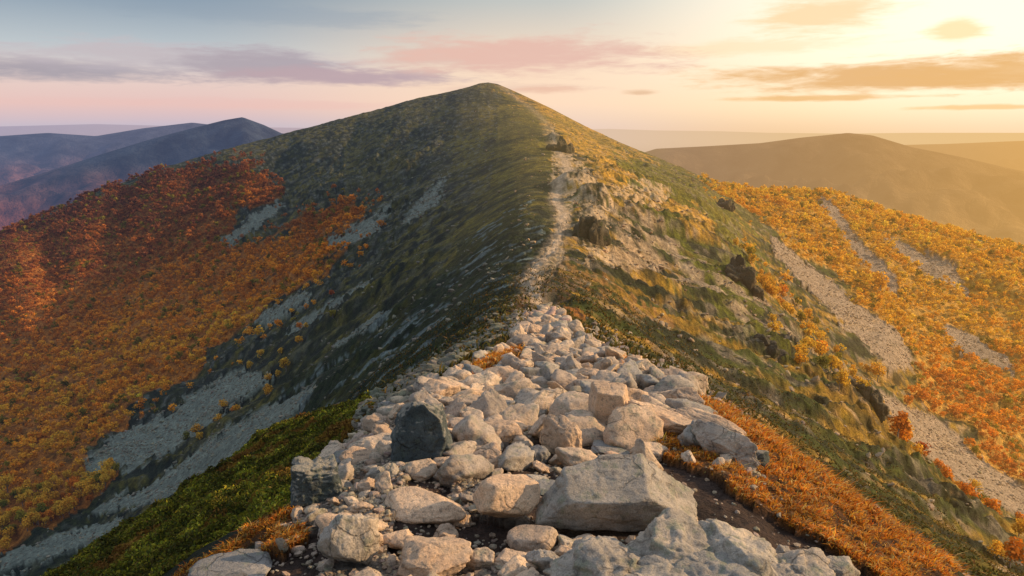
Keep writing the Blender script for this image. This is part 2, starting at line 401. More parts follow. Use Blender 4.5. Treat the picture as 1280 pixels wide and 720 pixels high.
# haze painted as a glow mixed into the surface materials: grows with distance, golden towards the sun, blue away from it
hz = bpy.data.node_groups.new('painted_haze', 'ShaderNodeTree')
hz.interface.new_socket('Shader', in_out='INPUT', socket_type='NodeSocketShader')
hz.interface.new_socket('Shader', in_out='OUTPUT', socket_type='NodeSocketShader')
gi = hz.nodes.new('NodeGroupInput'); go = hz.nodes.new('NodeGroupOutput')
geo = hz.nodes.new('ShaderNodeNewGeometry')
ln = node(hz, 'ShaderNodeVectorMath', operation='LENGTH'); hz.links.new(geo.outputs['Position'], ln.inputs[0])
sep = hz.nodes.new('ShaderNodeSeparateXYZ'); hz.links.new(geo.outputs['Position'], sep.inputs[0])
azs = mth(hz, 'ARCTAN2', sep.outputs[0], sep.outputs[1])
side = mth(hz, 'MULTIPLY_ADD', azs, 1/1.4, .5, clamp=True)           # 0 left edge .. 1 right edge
kk = ramp(hz, side, [(0, .19), (.38, .17), (.46, .34), (.54, .62), (.7, .55), (1, .55)])  # denser just right of centre, painting a sun glow over the summit ridge
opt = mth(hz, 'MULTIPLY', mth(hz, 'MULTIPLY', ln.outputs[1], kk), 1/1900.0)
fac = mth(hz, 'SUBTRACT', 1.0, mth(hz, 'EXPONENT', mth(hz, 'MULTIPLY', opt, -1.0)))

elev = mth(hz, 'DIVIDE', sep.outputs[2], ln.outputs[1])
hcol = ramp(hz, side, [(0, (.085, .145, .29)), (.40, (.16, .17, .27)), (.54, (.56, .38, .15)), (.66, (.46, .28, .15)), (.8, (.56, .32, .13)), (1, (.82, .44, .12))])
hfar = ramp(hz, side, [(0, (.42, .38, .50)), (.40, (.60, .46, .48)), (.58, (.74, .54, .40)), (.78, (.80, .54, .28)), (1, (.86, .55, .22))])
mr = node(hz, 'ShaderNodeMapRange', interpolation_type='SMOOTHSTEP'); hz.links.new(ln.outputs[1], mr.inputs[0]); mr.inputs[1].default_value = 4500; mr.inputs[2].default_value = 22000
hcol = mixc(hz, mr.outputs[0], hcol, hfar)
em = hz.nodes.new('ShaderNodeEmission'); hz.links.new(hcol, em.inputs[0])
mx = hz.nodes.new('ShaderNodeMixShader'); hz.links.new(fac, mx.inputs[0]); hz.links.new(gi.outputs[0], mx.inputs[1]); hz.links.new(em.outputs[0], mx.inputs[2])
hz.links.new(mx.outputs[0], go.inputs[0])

def material(name, painted_haze=True):
    m = bpy.data.materials.new(name); m.use_nodes = True
    nt = m.node_tree; nt.nodes.clear()
    out = nt.nodes.new('ShaderNodeOutputMaterial')
    b = nt.nodes.new('ShaderNodeBsdfPrincipled'); b.inputs['Roughness'].default_value = .92
    b.inputs['Specular IOR Level'].default_value = .25
    m.cycles.emission_sampling = 'NONE'
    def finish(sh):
        if painted_haze:
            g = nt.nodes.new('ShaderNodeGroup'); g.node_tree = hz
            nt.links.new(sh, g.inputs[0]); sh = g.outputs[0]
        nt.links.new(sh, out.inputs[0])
    return m, nt, b, finish
def noise(nt, vec, scale, detail=4, rough=.55, dist=0):
    nd = nt.nodes.new('ShaderNodeTexNoise'); nd.inputs['Scale'].default_value = scale
    nd.inputs['Detail'].default_value = detail; nd.inputs['Roughness'].default_value = rough; nd.inputs['Distortion'].default_value = dist
    nt.links.new(vec, nd.inputs['Vector']); return nd.outputs[0]
def bump(nt, h, strength, dist, normal=None):
    nd = nt.nodes.new('ShaderNodeBump'); nd.inputs['Strength'].default_value = strength; nd.inputs['Distance'].default_value = dist
    nt.links.new(h, nd.inputs['Height'])
    if normal is not None: nt.links.new(normal, nd.inputs['Normal'])
    return nd.outputs[0]

# ground
M_GROUND, nt, b, fin = material('mountain_ground')
pos = nt.nodes.new('ShaderNodeNewGeometry').outputs['Position']
at = node(nt, 'ShaderNodeAttribute', attribute_name='Col')
f1 = noise(nt, pos, .9, 8, .65); f2 = noise(nt, pos, 9, 6, .6)
c = mixc(nt, 1.0, at.outputs['Color'], ramp(nt, f1, [(.3, .55), (.5, 1.), (.72, 1.5)]), 'MULTIPLY')
c = mixc(nt, 1.0, c, ramp(nt, f2, [(.3, .6), (.5, 1.), (.7, 1.4)]), 'MULTIPLY')
f3 = noise(nt, pos, .28, 9, .72, .4)
c = mixc(nt, 1.0, c, mixc(nt, at.outputs['Alpha'], (1., 1., 1.), ramp(nt, f3, [(.36, .45), (.5, 1.), (.64, 1.55)])), 'MULTIPLY')
nt.links.new(c, b.inputs['Base Color'])
bn = bump(nt, mth(nt, 'MULTIPLY', f3, at.outputs['Alpha']), .8, 2.2); bn = bump(nt, f1, .9, .9, bn); bn = bump(nt, f2, .8, .06, bn)
nt.links.new(bn, b.inputs['Normal']); fin(b.outputs[0])

# leaves (colour carried by the mesh)
def leaf_mat(name, trans=.45):
    m, nt, b, fin = material(name)
    at = node(nt, 'ShaderNodeAttribute', attribute_name='Col')
    pos = nt.nodes.new('ShaderNodeNewGeometry').outputs['Position']
    c = mixc(nt, 1.0, at.outputs['Color'], ramp(nt, noise(nt, pos, 1.5, 3), [(.3, .7), (.7, 1.35)]), 'MULTIPLY')
    nt.links.new(c, b.inputs['Base Color'])
    tr = nt.nodes.new('ShaderNodeBsdfTranslucent'); nt.links.new(c, tr.inputs[0])
    mm = nt.nodes.new('ShaderNodeMixShader'); mm.inputs[0].default_value = trans
    nt.links.new(b.outputs[0], mm.inputs[1]); nt.links.new(tr.outputs[0], mm.inputs[2]); fin(mm.outputs[0])
    return m
M_LEAF = leaf_mat('autumn_leaves'); M_GRASS = leaf_mat('grass_blades', .3); M_SHRUB = leaf_mat('shrub_leaves', .2)

M_BARK, nt, b, fin = material('birch_bark')
tc = nt.nodes.new('ShaderNodeTexCoord').outputs['Object']
nt.links.new(ramp(nt, noise(nt, tc, 8, 4), [(.35, (.08, .06, .05)), (.6, (.34, .30, .26))]), b.inputs['Base Color']); fin(b.outputs[0])

def rock_mat(name, c_lo, c_hi, lichen=(.24, .25, .17), lich=.5, dark=(.10, .095, .09), attr=False, weather=0):
    m, nt, b, fin = material(name)
    pos = nt.nodes.new('ShaderNodeNewGeometry').outputs['Position']
    oi = nt.nodes.new('ShaderNodeObjectInfo')
    a = noise(nt, pos, 2.2, 6, .6, .3); d = noise(nt, pos, 14, 8, .7); e = noise(nt, pos, 70, 4, .6)
    c = ramp(nt, a, [(.32, c_lo), (.66, c_hi)])
    rv = node(nt, 'ShaderNodeAttribute', attribute_name='Col').outputs['Color'] if attr else ramp(nt, oi.outputs['Random'], [(0, (.70, .71, .74)), (.35, (.92, .88, .84)), (.7, (1.08, .98, .88)), (1, (1.18, 1.10, 1.0))])
    c = mixc(nt, 1.0, c, rv, 'MULTIPLY')
    wv = node(nt, 'ShaderNodeVectorMath', operation='ADD'); nt.links.new(pos, wv.inputs[0])
    nz_ = nt.nodes.new('ShaderNodeTexNoise'); nz_.inputs['Scale'].default_value = 3.0; nz_.inputs['Detail'].default_value = 4; nt.links.new(pos, nz_.inputs['Vector'])
    sc_ = node(nt, 'ShaderNodeVectorMath', operation='SCALE'); nt.links.new(nz_.outputs['Color'], sc_.inputs[0]); sc_.inputs['Scale'].default_value = .35; nt.links.new(sc_.outputs[0], wv.inputs[1])
    vo = node(nt, 'ShaderNodeTexVoronoi', feature='DISTANCE_TO_EDGE'); vo.inputs['Scale'].default_value = 2.6; nt.links.new(wv.outputs[0], vo.inputs['Vector'])
    crk = ramp(nt, vo.outputs['Distance'], [(0, 0.), (.035, 1.)])
    crk = mth(nt, 'MAXIMUM', crk, ramp(nt, noise(nt, pos, 1.3, 3), [(.38, 0.), (.50, 1.)]))
    c = mixc(nt, 1.0, c, ramp(nt, crk, [(0, .62), (1, 1.)]), 'MULTIPLY')
    c = mixc(nt, 1.0, c, ramp(nt, noise(nt, pos, .9, 3), [(.3, (.72, .74, .78)), (.5, (1., 1., 1.)), (.7, (1.2, 1.08, .94))]), 'MULTIPLY')
    if weather:
        gn = nt.nodes.new('ShaderNodeNewGeometry'); sz3 = nt.nodes.new('ShaderNodeSeparateXYZ'); nt.links.new(gn.outputs['Normal'], sz3.inputs[0])
        tm_ = mth(nt, 'MULTIPLY', ramp(nt, mth(nt, 'ADD', sz3.outputs[2], mth(nt, 'MULTIPLY', mth(nt, 'SUBTRACT', a, .5), .9)), [(.45, 0.), (.8, 1.)]), weather)
        c = mixc(nt, tm_, c, (.36, .32, .25))
    lm = ramp(nt, noise(nt, pos, 5.5, 7, .68), [(.53, 0.), (.62, 1.)])
    lm = mth(nt, 'MULTIPLY', lm, lich)
    c = mixc(nt, lm, c, lichen)
    c = mixc(nt, mth(nt, 'MULTIPLY', ramp(nt, d, [(.36, 1.), (.47, 0.)]), .6), c, dark)
    c = mixc(nt, 1.0, c, ramp(nt, e, [(.3, .72), (.7, 1.25)]), 'MULTIPLY')
    nt.links.new(c, b.inputs['Base Color'])
    bn = bump(nt, crk, .7, .03); bn = bump(nt, d, .7, .06, bn); bn = bump(nt, e, .4, .012, bn)
    nt.links.new(bn, b.inputs['Normal']); fin(b.outputs[0])
    return m
M_ROCK = rock_mat('pale_granite', (.42, .345, .27), (.72, .59, .45))
M_ROCKG = rock_mat('grey_granite', (.28, .27, .24), (.52, .48, .42), lich=.7)
M_ROCKD = rock_mat('dark_slate', (.045, .065, .075), (.11, .14, .15), (.10, .13, .10), .5, (.02, .022, .025), weather=.75)
M_ROCKT = rock_mat('tan_granite', (.48, .36, .26), (.74, .57, .41), lich=.15)
M_SCREE = rock_mat('scree_stone', (.38, .31, .245), (.58, .48, .37), attr=True)

# ------------------------------------------------------------------ terrain object
nT = len(TH)
vid = np.arange(nT*NR).reshape(nT, NR)
F = np.stack([vid[:-1, :-1], vid[:-1, 1:], vid[1:, 1:], vid[1:, :-1]], -1).reshape(-1, 4)[:, ::-1]
Vt = np.stack([GX, GY, GZ], -1).reshape(-1, 3); Kc = np.concatenate([K.reshape(-1, 3), 1 - (.55*(mT | mTR) + .85*((mC | mP) & ~(mT | mTR))).reshape(-1, 1)], 1)
me = mesh_from('terrain', Vt, F, Kc)
terrain = tag(link('terrain', me, M_GROUND), kind='structure')
# the rest of the ridge behind and below the standpoint
th2 = np.concatenate([np.linspace(R(75), R(285), 60)]); r2 = np.exp(np.linspace(math.log(1.2), math.log(3400), 80))
iR = [np.abs(LR - math.log(x)).argmin() for x in r2]
tt, rr = np.meshgrid(th2, r2, indexing='ij')
w_ = ((th2 - R(75))/R(210))[:, None]
zz = GZ[-1, iR][None]*(1-w_) + GZ[0, iR][None]*w_
br = np.cos((w_-.5)*pi)**2
zz = zz*(1-br) + br*(-H - .25*np.abs(rr*np.sin(tt)) - .04*rr)
zz += np.sin(w_*pi)*fbm(rr*np.sin(tt)/12, rr*np.cos(tt)/12, 3)*np.minimum(rr*.05, 6)
vb = np.stack([rr*np.sin(tt), rr*np.cos(tt), zz], -1).reshape(-1, 3)
vid2 = np.arange(60*80).reshape(60, 80)
F2 = np.stack([vid2[:-1, :-1], vid2[:-1, 1:], vid2[1:, 1:], vid2[1:, :-1]], -1).reshape(-1, 4)[:, ::-1]
kb = np.where((rr < 40)[..., None], col(.20, .165, .13), col(.06, .06, .02)).reshape(-1, 3)
tag(link('terrain_behind', mesh_from('terrain_behind', vb, F2, kb), M_GROUND), kind='structure')
ring = [(1.2*math.sin(t), 1.2*math.cos(t), -H-.02) for t in np.linspace(0, 2*pi, 64, endpoint=False)]
me = mesh_from('crest_top', [(0, 0, -H)] + ring, [(0, i+1, (i+1) % 64 + 1) for i in range(64)][::-1], np.tile(col(.2, .165, .13), (65, 1)))
tag(link('crest_ground', me, M_GROUND), kind='structure')

# height look-up
GTc = np.arange(nT)
def phi_grid(th, L):
    fi = np.interp(th, TH, GTc); fj = np.clip((L-LR[0])/(LR[1]-LR[0]), 0, NR-1.001)
    fi = np.clip(fi, 0, nT-1.001)
    i = fi.astype(int); j = fj.astype(int); a = fi-i; b2 = fj-j
    return GZ[i, j]*(1-a)*(1-b2) + GZ[i+1, j]*a*(1-b2) + GZ[i, j+1]*(1-a)*b2 + GZ[i+1, j+1]*a*b2
def zf(x, y):
    x = np.asarray(x, float); y = np.asarray(y, float)
    return phi_grid(np.arctan2(x, y), np.log(np.maximum(np.hypot(x, y), 1.21)))
def ground(u, v, rmin=4.0):
    th, ph = pix_dir(u, v); r = np.exp(LR)
    z = phi_grid(np.full(NR, float(th)), LR)
    e = np.arctan2(z, r)
    ok = np.where((e >= ph) & (r >= rmin))[0]
    j = ok[0] if len(ok) else NR//2
    rj = r[j]
    return rj*math.sin(th), rj*math.cos(th), float(z[j]), math.hypot(rj, z[j])
# running horizon, to know what can be seen from the crest
ELV = np.arctan2(GZ, gr)
HOR = np.maximum.accumulate(np.where(gr > 3.5, ELV, -2), axis=1)
def visible(x, y, z, tol=0.0):
    th = np.arctan2(x, y); L = np.log(np.hypot(x, y))
    i = np.clip(np.interp(th, TH, GTc).astype(int), 0, nT-1); j = np.clip(((L-LR[0])/(LR[1]-LR[0])).astype(int)-2, 0, NR-1)
    u, v = to_pix(x, y, z)
    return (np.arctan2(z, np.hypot(x, y)) >= HOR[i, j]-tol) & (u > -10) & (u < 1290) & (v > -10) & (v < 745)
def gcell(A_, x, y):
    th = np.arctan2(x, y); L = np.log(np.hypot(x, y))
    i = np.clip(np.rint(np.interp(th, TH, GTc)).astype(int), 0, nT-1); j = np.clip(np.rint((L-LR[0])/(LR[1]-LR[0])).astype(int), 0, NR-1)
    return A_[i, j]
CELL = gr**2 * np.gradient(TH)[:, None] * (LR[1]-LR[0])
def scatter(weight, count):
    """random points on the ground with density weight (a grid), returns x, y"""
    w = (weight*CELL).ravel(); cs = np.cumsum(w); k = np.searchsorted(cs, rng.random(count)*cs[-1])
    i, j = np.unravel_index(np.clip(k, 0, w.size-1), GX.shape)
    dth = np.gradient(TH)[i]
    th = TH[i] + (rng.random(count)-.5)*dth; L = LR[j] + (rng.random(count)-.5)*(LR[1]-LR[0])
    r = np.exp(L); return r*np.sin(th), r*np.cos(th)

def thin(x, y, d):
    """drop points closer than d to an earlier one (grid test)"""
    d = np.broadcast_to(d, x.shape); seen = {}; keep = []
    for k in range(len(x)):
        dd = d[k]; c_ = max(.05, float(np.max(d)))
        gx, gy = int(x[k]//c_), int(y[k]//c_); ok = True
        for ix in (gx-1, gx, gx+1):
            for iy in (gy-1, gy, gy+1):
                for q in seen.get((ix, iy), ()):
                    if (x[q]-x[k])**2 + (y[q]-y[k])**2 < (.5*(dd+d[q]))**2: ok = False; break
                if not ok: break
            if not ok: break
        if ok: seen.setdefault((gx, gy), []).append(k); keep.append(k)
    return np.array(keep, int)

# ------------------------------------------------------------------ rocks
import bmesh
_ico = {}
def ico(s):
    if s not in _ico:
        bm = bmesh.new(); bmesh.ops.create_icosphere(bm, subdivisions=s, radius=1)
        v = np.array([x.co[:] for x in bm.verts]); v /= np.linalg.norm(v, axis=1)[:, None]
        f = np.array([[q.index for q in p.verts] for p in bm.faces]); bm.free(); _ico[s] = (v, f)
    return _ico[s]
def noise3(p, s, o, seed):
    a = fbm(p[:, 0]*s+seed*3.1, p[:, 1]*s-seed*1.7, o); b_ = fbm(p[:, 1]*s+seed*2.3, p[:, 2]*s+seed, o); c_ = fbm(p[:, 2]*s-seed*.7, p[:, 0]*s+seed*5.1, o)
    return (a+b_+c_)/1.7
def rock_shape(seed, dims, sub=4, nplanes=16, sharp=26, rough=.05, planes=None, flat=.6):
    g = np.random.default_rng(seed); d, f = ico(sub)
    pl = []
    if planes is None:
        for k in range(nplanes):
            v = g.normal(size=3); v /= np.linalg.norm(v); pl.append((v, g.uniform(.62, 1.0)))
        pl.append((np.array([g.normal()*.25, g.normal()*.25, 1.0]), flat + g.uniform(0, .2)))
    else:
        pl = [(np.array(a, float), b_) for a, b_ in planes]
        for k in range(5):
            v = g.normal(size=3); v /= np.linalg.norm(v); pl.append((v, g.uniform(1.0, 1.15)))
    inv = np.zeros(len(d))
    for nrm, dist in pl:
        nrm = nrm/np.linalg.norm(nrm)
        inv += np.clip(d@nrm/dist, 0, None)**sharp
    inv += .8**sharp
    rad = inv**(-1/sharp)
    rad = np.minimum(rad, 1.6)
    p = d*rad[:, None]
    nn = noise3(p, 1.3, 4, seed % 97 + .37)
    ch = noise3(p, 3.2, 3, seed % 53 + 4.4)
    fi = noise3(p, 7.5, 3, seed % 31 + 2.2)
    p = p*(1 + rough*1.8*nn + rough*1.4*np.tanh(ch*6)*.5 - rough*.45*np.abs(fi))[:, None]
    p = p*np.array(dims)/2
    return p, f
def rotz(p, a):
    c_, s_ = math.cos(a), math.sin(a)
    return np.stack([p[:, 0]*c_-p[:, 1]*s_, p[:, 0]*s_+p[:, 1]*c_, p[:, 2]], -1)

def merge(items):
    """items: list of (verts, faces) with per-vertex colours -> arrays"""
    vs_, fs_, cs_ = [], [], []; off = 0
    for v, f, c_ in items:
        vs_.append(v); fs_.append(f+off); cs_.append(np.broadcast_to(c_, v.shape)); off += len(v)
    return np.concatenate(vs_), np.concatenate(fs_), np.concatenate(cs_)
placed = []
def key_rock(u, vb_, w, h, label, mat=None, name='boulder', depth=.8, rot=0., seed=1, planes=None, sink=.22, tilt=0., roll=0., sub=6, rough=.06, sharp=46, flat=.6, cat='boulder', group=None, dz_=0.):
    x, y, z, D = ground(u, vb_)
    ww = w/FPX*D; hh = h/FPX*D; dd = ww*depth
    # the height as seen from above also shows some of the top
    hz_ = max(.12*ww, (hh - dd*.42)/.86) if hh > dd*.45 else hh*.75
    hz_ = hz_/(1-sink*.6)
    p, f = rock_shape(seed, (ww*1.05, dd, hz_), sub, planes=planes, rough=rough, sharp=sharp, flat=flat)
    c_, s_ = math.cos(tilt), math.sin(tilt); p = np.stack([p[:, 0]*c_+p[:, 2]*s_, p[:, 1], -p[:, 0]*s_+p[:, 2]*c_], -1)
    c_, s_ = math.cos(roll), math.sin(roll); p = np.stack([p[:, 0], p[:, 1]*c_-p[:, 2]*s_, p[:, 1]*s_+p[:, 2]*c_], -1)
    p = rotz(p, rot)
    # base centre a little behind the pixel of its foot
    k = (math.hypot(x, y)+dd*.38)/math.hypot(x, y); x, y = x*k, y*k
    z = float(zf(x, y))
    zc = z + hz_*(.5-sink) + dz_
    o = link(name, mesh_from(name, p, f), mat or M_ROCK, loc=(x, y, zc))
    tag(o, label, cat, group)
    placed.append((x, y, ww*.5, dd*.5))
    return o

# the big slab: flat tilted top, bright right facet, dark undercut front
key_rock(776, 672, 176, 122, 'largest grey flat-topped slab with a sunlit right edge, lying across the trail', M_ROCKG, depth=.62, rot=.06, seed=11,
         planes=[((-.22, -.42, 1), .56), ((1, -.30, .62), .58), ((-.25, -1, -.25), .62), ((.35, -1, -.1), .70), ((-1, -.1, .35), .86), ((-.5, .9, .2), .8), ((.3, 1, .2), .8), ((0, 0, -1), .7), ((-.6, -.7, .55), .84)], sink=.06, rough=.04, sharp=90)
key_rock(690, 624, 60, 36, 'low grey boulder touching the left end of the largest flat-topped slab', M_ROCKG, seed=13, depth=.9)
key_rock(628, 672, 90, 84, 'rounded tan boulder lit from the right, left of the largest slab', M_ROCKT, seed=21, depth=.85, rough=.03, sharp=14, sink=.1)
key_rock(527, 657, 88, 56, 'low rounded tan boulder right of the tall grey-green one', M_ROCKT, seed=22, depth=.8, rough=.035, sharp=14, sink=.15)
key_rock(446, 716, 66, 84, 'tall grey-green lichened boulder at the left side of the trail', M_ROCKG, seed=23, depth=.8, rough=.05, sink=.12, rot=.3)
key_rock(536, 732, 82, 66, 'blocky orange-tan boulder at the bottom edge with one dark face', M_ROCKT, seed=24, depth=.8, sink=.1)
key_rock(672, 692, 56, 50, 'smooth squarish tan block in front of the rounded tan boulder', M_ROCKT, seed=25, depth=.8, rough=.02, sharp=18, sink=.1)
key_rock(738, 690, 46, 34, 'small peaked brown stone lying just below the largest slab', M_ROCK, seed=26, depth=.8)
key_rock(528, 582, 82, 100, 'dark blue-grey upright boulder with a sunlit right edge at the crest edge', M_ROCKD, seed=31, depth=.9, sink=.08, rough=.07, sharp=55,
         planes=[((-.3, -1, .25), .62), ((-1, -.2, .2), .7), ((1, .1, .2), .72), ((.1, .3, 1), .85), ((0, 1, .1), .75), ((-.7, 0, .8), .82), ((.6, 0, .75), .86), ((0, 0, -1), .9)])
key_rock(397, 630, 70, 74, 'dark greenish square block beside the green shrubs at the crest left edge', M_ROCKD, seed=32, depth=.9, sink=.05, rough=.11, sharp=36, rot=.35,
         planes=[((-.1, -1, .05), .66), ((-1, 0, .05), .68), ((1, 0, .1), .68), ((0.05, -.1, 1), .72), ((0, 1, 0), .7), ((0, 0, -1), .8), ((.7, -.7, .3), .92)])
key_rock(432, 582, 42, 30, 'mossy green stone behind the dark greenish block', M_ROCKG, seed=34, name='stone', cat='stone', sub=5)
key_rock(468, 570, 66, 46, 'brownish stone left of the dark blue-grey upright boulder', M_ROCK, seed=35, name='stone', cat='stone', sub=5)
key_rock(556, 502, 54, 40, 'pointed orange-lit rock standing above the dark blue-grey boulder', M_ROCKT, seed=41, depth=.7, sharp=50, sub=5)
key_rock(760, 546, 62, 74, 'blocky boulder with a brown shaded front in the middle of the crest', M_ROCKT, seed=42, depth=.8, sink=.06, sharp=40, rough=.03,
         planes=[((-.2, -1, .1), .6), ((-1, -.1, .1), .62), ((1, -.2, .2), .7), ((.1, -.1, 1), .8), ((0, 1, 0), .8), ((0, 0, -1), .8)])
key_rock(812, 548, 96, 56, 'long pale slab leaning right of the brown-faced block', M_ROCKT, seed=43, depth=.55, rot=-.6, tilt=.15, sharp=40, sink=.15)
key_rock(850, 512, 76, 44, 'pale slab farthest up the row of slabs on the crest right side', M_ROCKT, seed=44, depth=.6, rot=-.5, sharp=40)
key_rock(868, 545, 100, 48, 'pale tilted slab in the middle of the row on the crest right side', M_ROCKT, seed=45, depth=.42, rot=-.75, sharp=40, tilt=.12)
key_rock(905, 575, 84, 44, 'lowest tilted pale slab at the upper edge of the orange heath', M_ROCK, seed=46, depth=.42, rot=-.8, sharp=40, tilt=.12)
key_rock(815, 578, 50, 36, 'pale triangular slab at the upper left tip of the orange heath', M_ROCK, seed=47, depth=.7, sharp=40, sub=5)
key_rock(945, 582, 30, 26, 'dark block at the foot of the row of pale slabs', M_ROCKD, seed=48, name='stone', cat='stone', sub=5)
key_rock(703, 572, 56, 58, 'long curved pale slab standing on edge above the soil patch', M_ROCKT, seed=51, depth=.5, rot=-.5, sub=5, sharp=20)
key_rock(760, 568, 60, 26, 'layered low grey stone below the brown-faced block', M_ROCKG, seed=52, sub=5)
key_rock(607, 592, 50, 46, 'tan stone in the pile between the dark boulder and the soil patch', M_ROCKT, seed=53, sub=5, name='stone', cat='stone')
key_rock(563, 592, 42, 34, 'rounded pinkish stone right below the dark blue-grey boulder', M_ROCKT, seed=54, sub=5, sharp=12, name='stone', cat='stone')
key_rock(630, 560, 54, 44, 'peaked sunlit stone in the middle of the stone pile', M_ROCKT, seed=55, sub=5, sharp=50, name='stone', cat='stone')
key_rock(671, 580, 36, 34, 'grey rounded stone beside the long curved slab', M_ROCKG, seed=56, sub=5, sharp=12, name='stone', cat='stone')
key_rock(582, 545, 52, 34, 'flat tan slab right of the top of the dark boulder', M_ROCKT, seed=57, sub=5, name='stone', cat='stone')
key_rock(555, 682, 30, 30, 'small tan stone between the low rounded boulder and the orange-tan one', M_ROCKT, seed=58, sub=5, name='stone', cat='stone')
key_rock(497, 690, 40, 32, 'knobbly yellowish stone left of the small tan one', M_ROCKT, seed=59, sub=5, name='stone', cat='stone')
key_rock(600, 716, 40, 40, 'brown stone at the bottom edge right of the orange-tan boulder', M_ROCK, seed=60, sub=5, name='stone', cat='stone')
key_rock(642, 716, 48, 28, 'wide flat tan stone at the bottom below the squarish block', M_ROCKT, seed=61, sub=5, name='stone', cat='stone')
key_rock(678, 718, 34, 38, 'grey-green stone left of the foreground outcrop', M_ROCKG, seed=62, sub=5, name='stone', cat='stone')
key_rock(707, 705, 28, 28, 'small round orange-tan stone at the corner of the foreground outcrop', M_ROCKT, seed=63, sub=5, sharp=12, name='stone', cat='stone')
key_rock(978, 722, 34, 46, 'upright grey stone right of the foreground outcrop', M_ROCKG, seed=64, sub=5, name='stone', cat='stone')
key_rock(1042, 730, 50, 34, 'low grey stone at the bottom edge nearest the orange heath', M_ROCKG, seed=65, sub=5, name='stone', cat='stone')
key_rock(300, 738, 90, 46, 'wide grey boulder at the bottom left below the ginger grass', M_ROCKG, seed=66, sub=5)
key_rock(460, 752, 60, 40, 'pale stone at the bottom edge under the tall grey-green boulder', M_ROCK, seed=67, sub=5, name='stone', cat='stone')

# foreground outcrop: a ribbed bedrock hump with parts as broken blocks
x, y, z, D = ground(850, 740)
oc = empty('rock_outcrop', (x, y+.15, z)); tag(oc, 'wide ribbed grey bedrock outcrop filling the bottom edge right of centre', 'rock outcrop')
for k, (dx, dy, ww, dd, hh, rz, sd) in enumerate([(-.55, 0, .95, .8, .55, .2, 71), (.0, .12, 1.0, .75, .68, -.15, 72), (.52, .05, .8, .8, .62, -.5, 73), (.25, -.35, 1.2, .8, .55, .1, 74), (-.25, -.4, 1.1, .8, .5, .0, 75), (.85, -.15, .6, .6, .42, -.3, 76)]):
    p, f = rock_shape(sd, (ww*1.3, dd*1.3, hh*1.1), 6, rough=.11, sharp=40, flat=.7)
    st_ = noise3(p, 1.0, 2, 5)
    p *= (1 + .09*np.abs(noise3(p, 5, 4, 5)) - .05*np.abs(noise3(p, 2.2, 2, 9)))[:, None]
    link('rock_block', mesh_from('rock_block', rotz(p, rz), f), M_ROCKG, oc, loc=(dx*1.12, dy, .05))
placed += [(x+dx, y+.1, .5, .45) for dx in (-.5, 0, .5, .85)]

# crags on the ridge, each one rock mass
def crag_(u, v, wpx, hpx, label, mat, seed, rmin, depth=.9, rot=0., planes=None, push=.35):
    x, y, z, D = ground(u, v, rmin)
    ww, hh = wpx/FPX*D, hpx/FPX*D
    g = np.random.default_rng(seed); items = []
    k = 1 + push*ww/math.hypot(x, y); X0, Y0 = x*k, y*k; Z0 = float(zf(X0, Y0)) - .08*hh
    for q in range(11):
        px_, py_ = g.normal()*.26*ww, g.normal()*.32*ww
        zz_ = float(zf(X0+px_, Y0+py_)) - Z0
        sz_ = g.uniform(.35, .75)*ww
        tall = hh*(1.25 - 1.3*abs(px_)/ww)*g.uniform(.55, 1.0)
        p, f = rock_shape(seed*20+q, (sz_, sz_*g.uniform(.7, 1.1), max(tall, .3*sz_)), 4, rough=.11, sharp=44, nplanes=12)
        items.append((rotz(p, g.random()*6.28) + np.array([px_, py_, zz_+tall*.02]), f, np.ones(3)))
    V_, F_, _c = merge(items)
    o = link('crag', mesh_from('crag', V_, F_), mat, loc=(X0, Y0, Z0)); tag(o, label, 'rock crag'); return o
M_CRAG = rock_mat('crag_rock', (.055, .052, .035), (.15, .125, .08), (.05, .06, .02), .9, (.03, .03, .025))
for nd_ in M_CRAG.node_tree.nodes:
    if nd_.type == 'TEX_NOISE': nd_.inputs['Scale'].default_value *= .09
    if nd_.type == 'BUMP': nd_.inputs['Distance'].default_value *= 12
M_CRAGP = rock_mat('pale_crag_rock', (.30, .23, .16), (.50, .39, .26), (.16, .13, .05), .6, (.12, .10, .06))
for nd_ in M_CRAGP.node_tree.nodes:
    if nd_.type == 'TEX_NOISE': nd_.inputs['Scale'].default_value *= .09
    if nd_.type == 'BUMP': nd_.inputs['Distance'].default_value *= 12
crag_(738, 300, 40, 72, 'largest dark-faced crag standing on the ridge beside the footpath', M_CRAG, 81, 150, depth=1.1)
crag_(701, 190, 26, 34, 'small grey crag high on the ridge below the summit', M_CRAG, 83, 300)
crag_(926, 352, 30, 44, 'dark crag on the green rib above the upper tan talus', M_CRAG, 84, 150)
crag_(1078, 500, 34, 46, 'dark crag at the foot of the rib between the two tan talus runs', M_CRAG, 85, 120)
crag_(965, 440, 26, 26, 'low rock crag halfway down the right green rib', M_CRAG, 86, 90)
crag_(908, 262, 18, 22, 'small crag at the top of the orange wooded shoulder', M_CRAG, 87, 250)

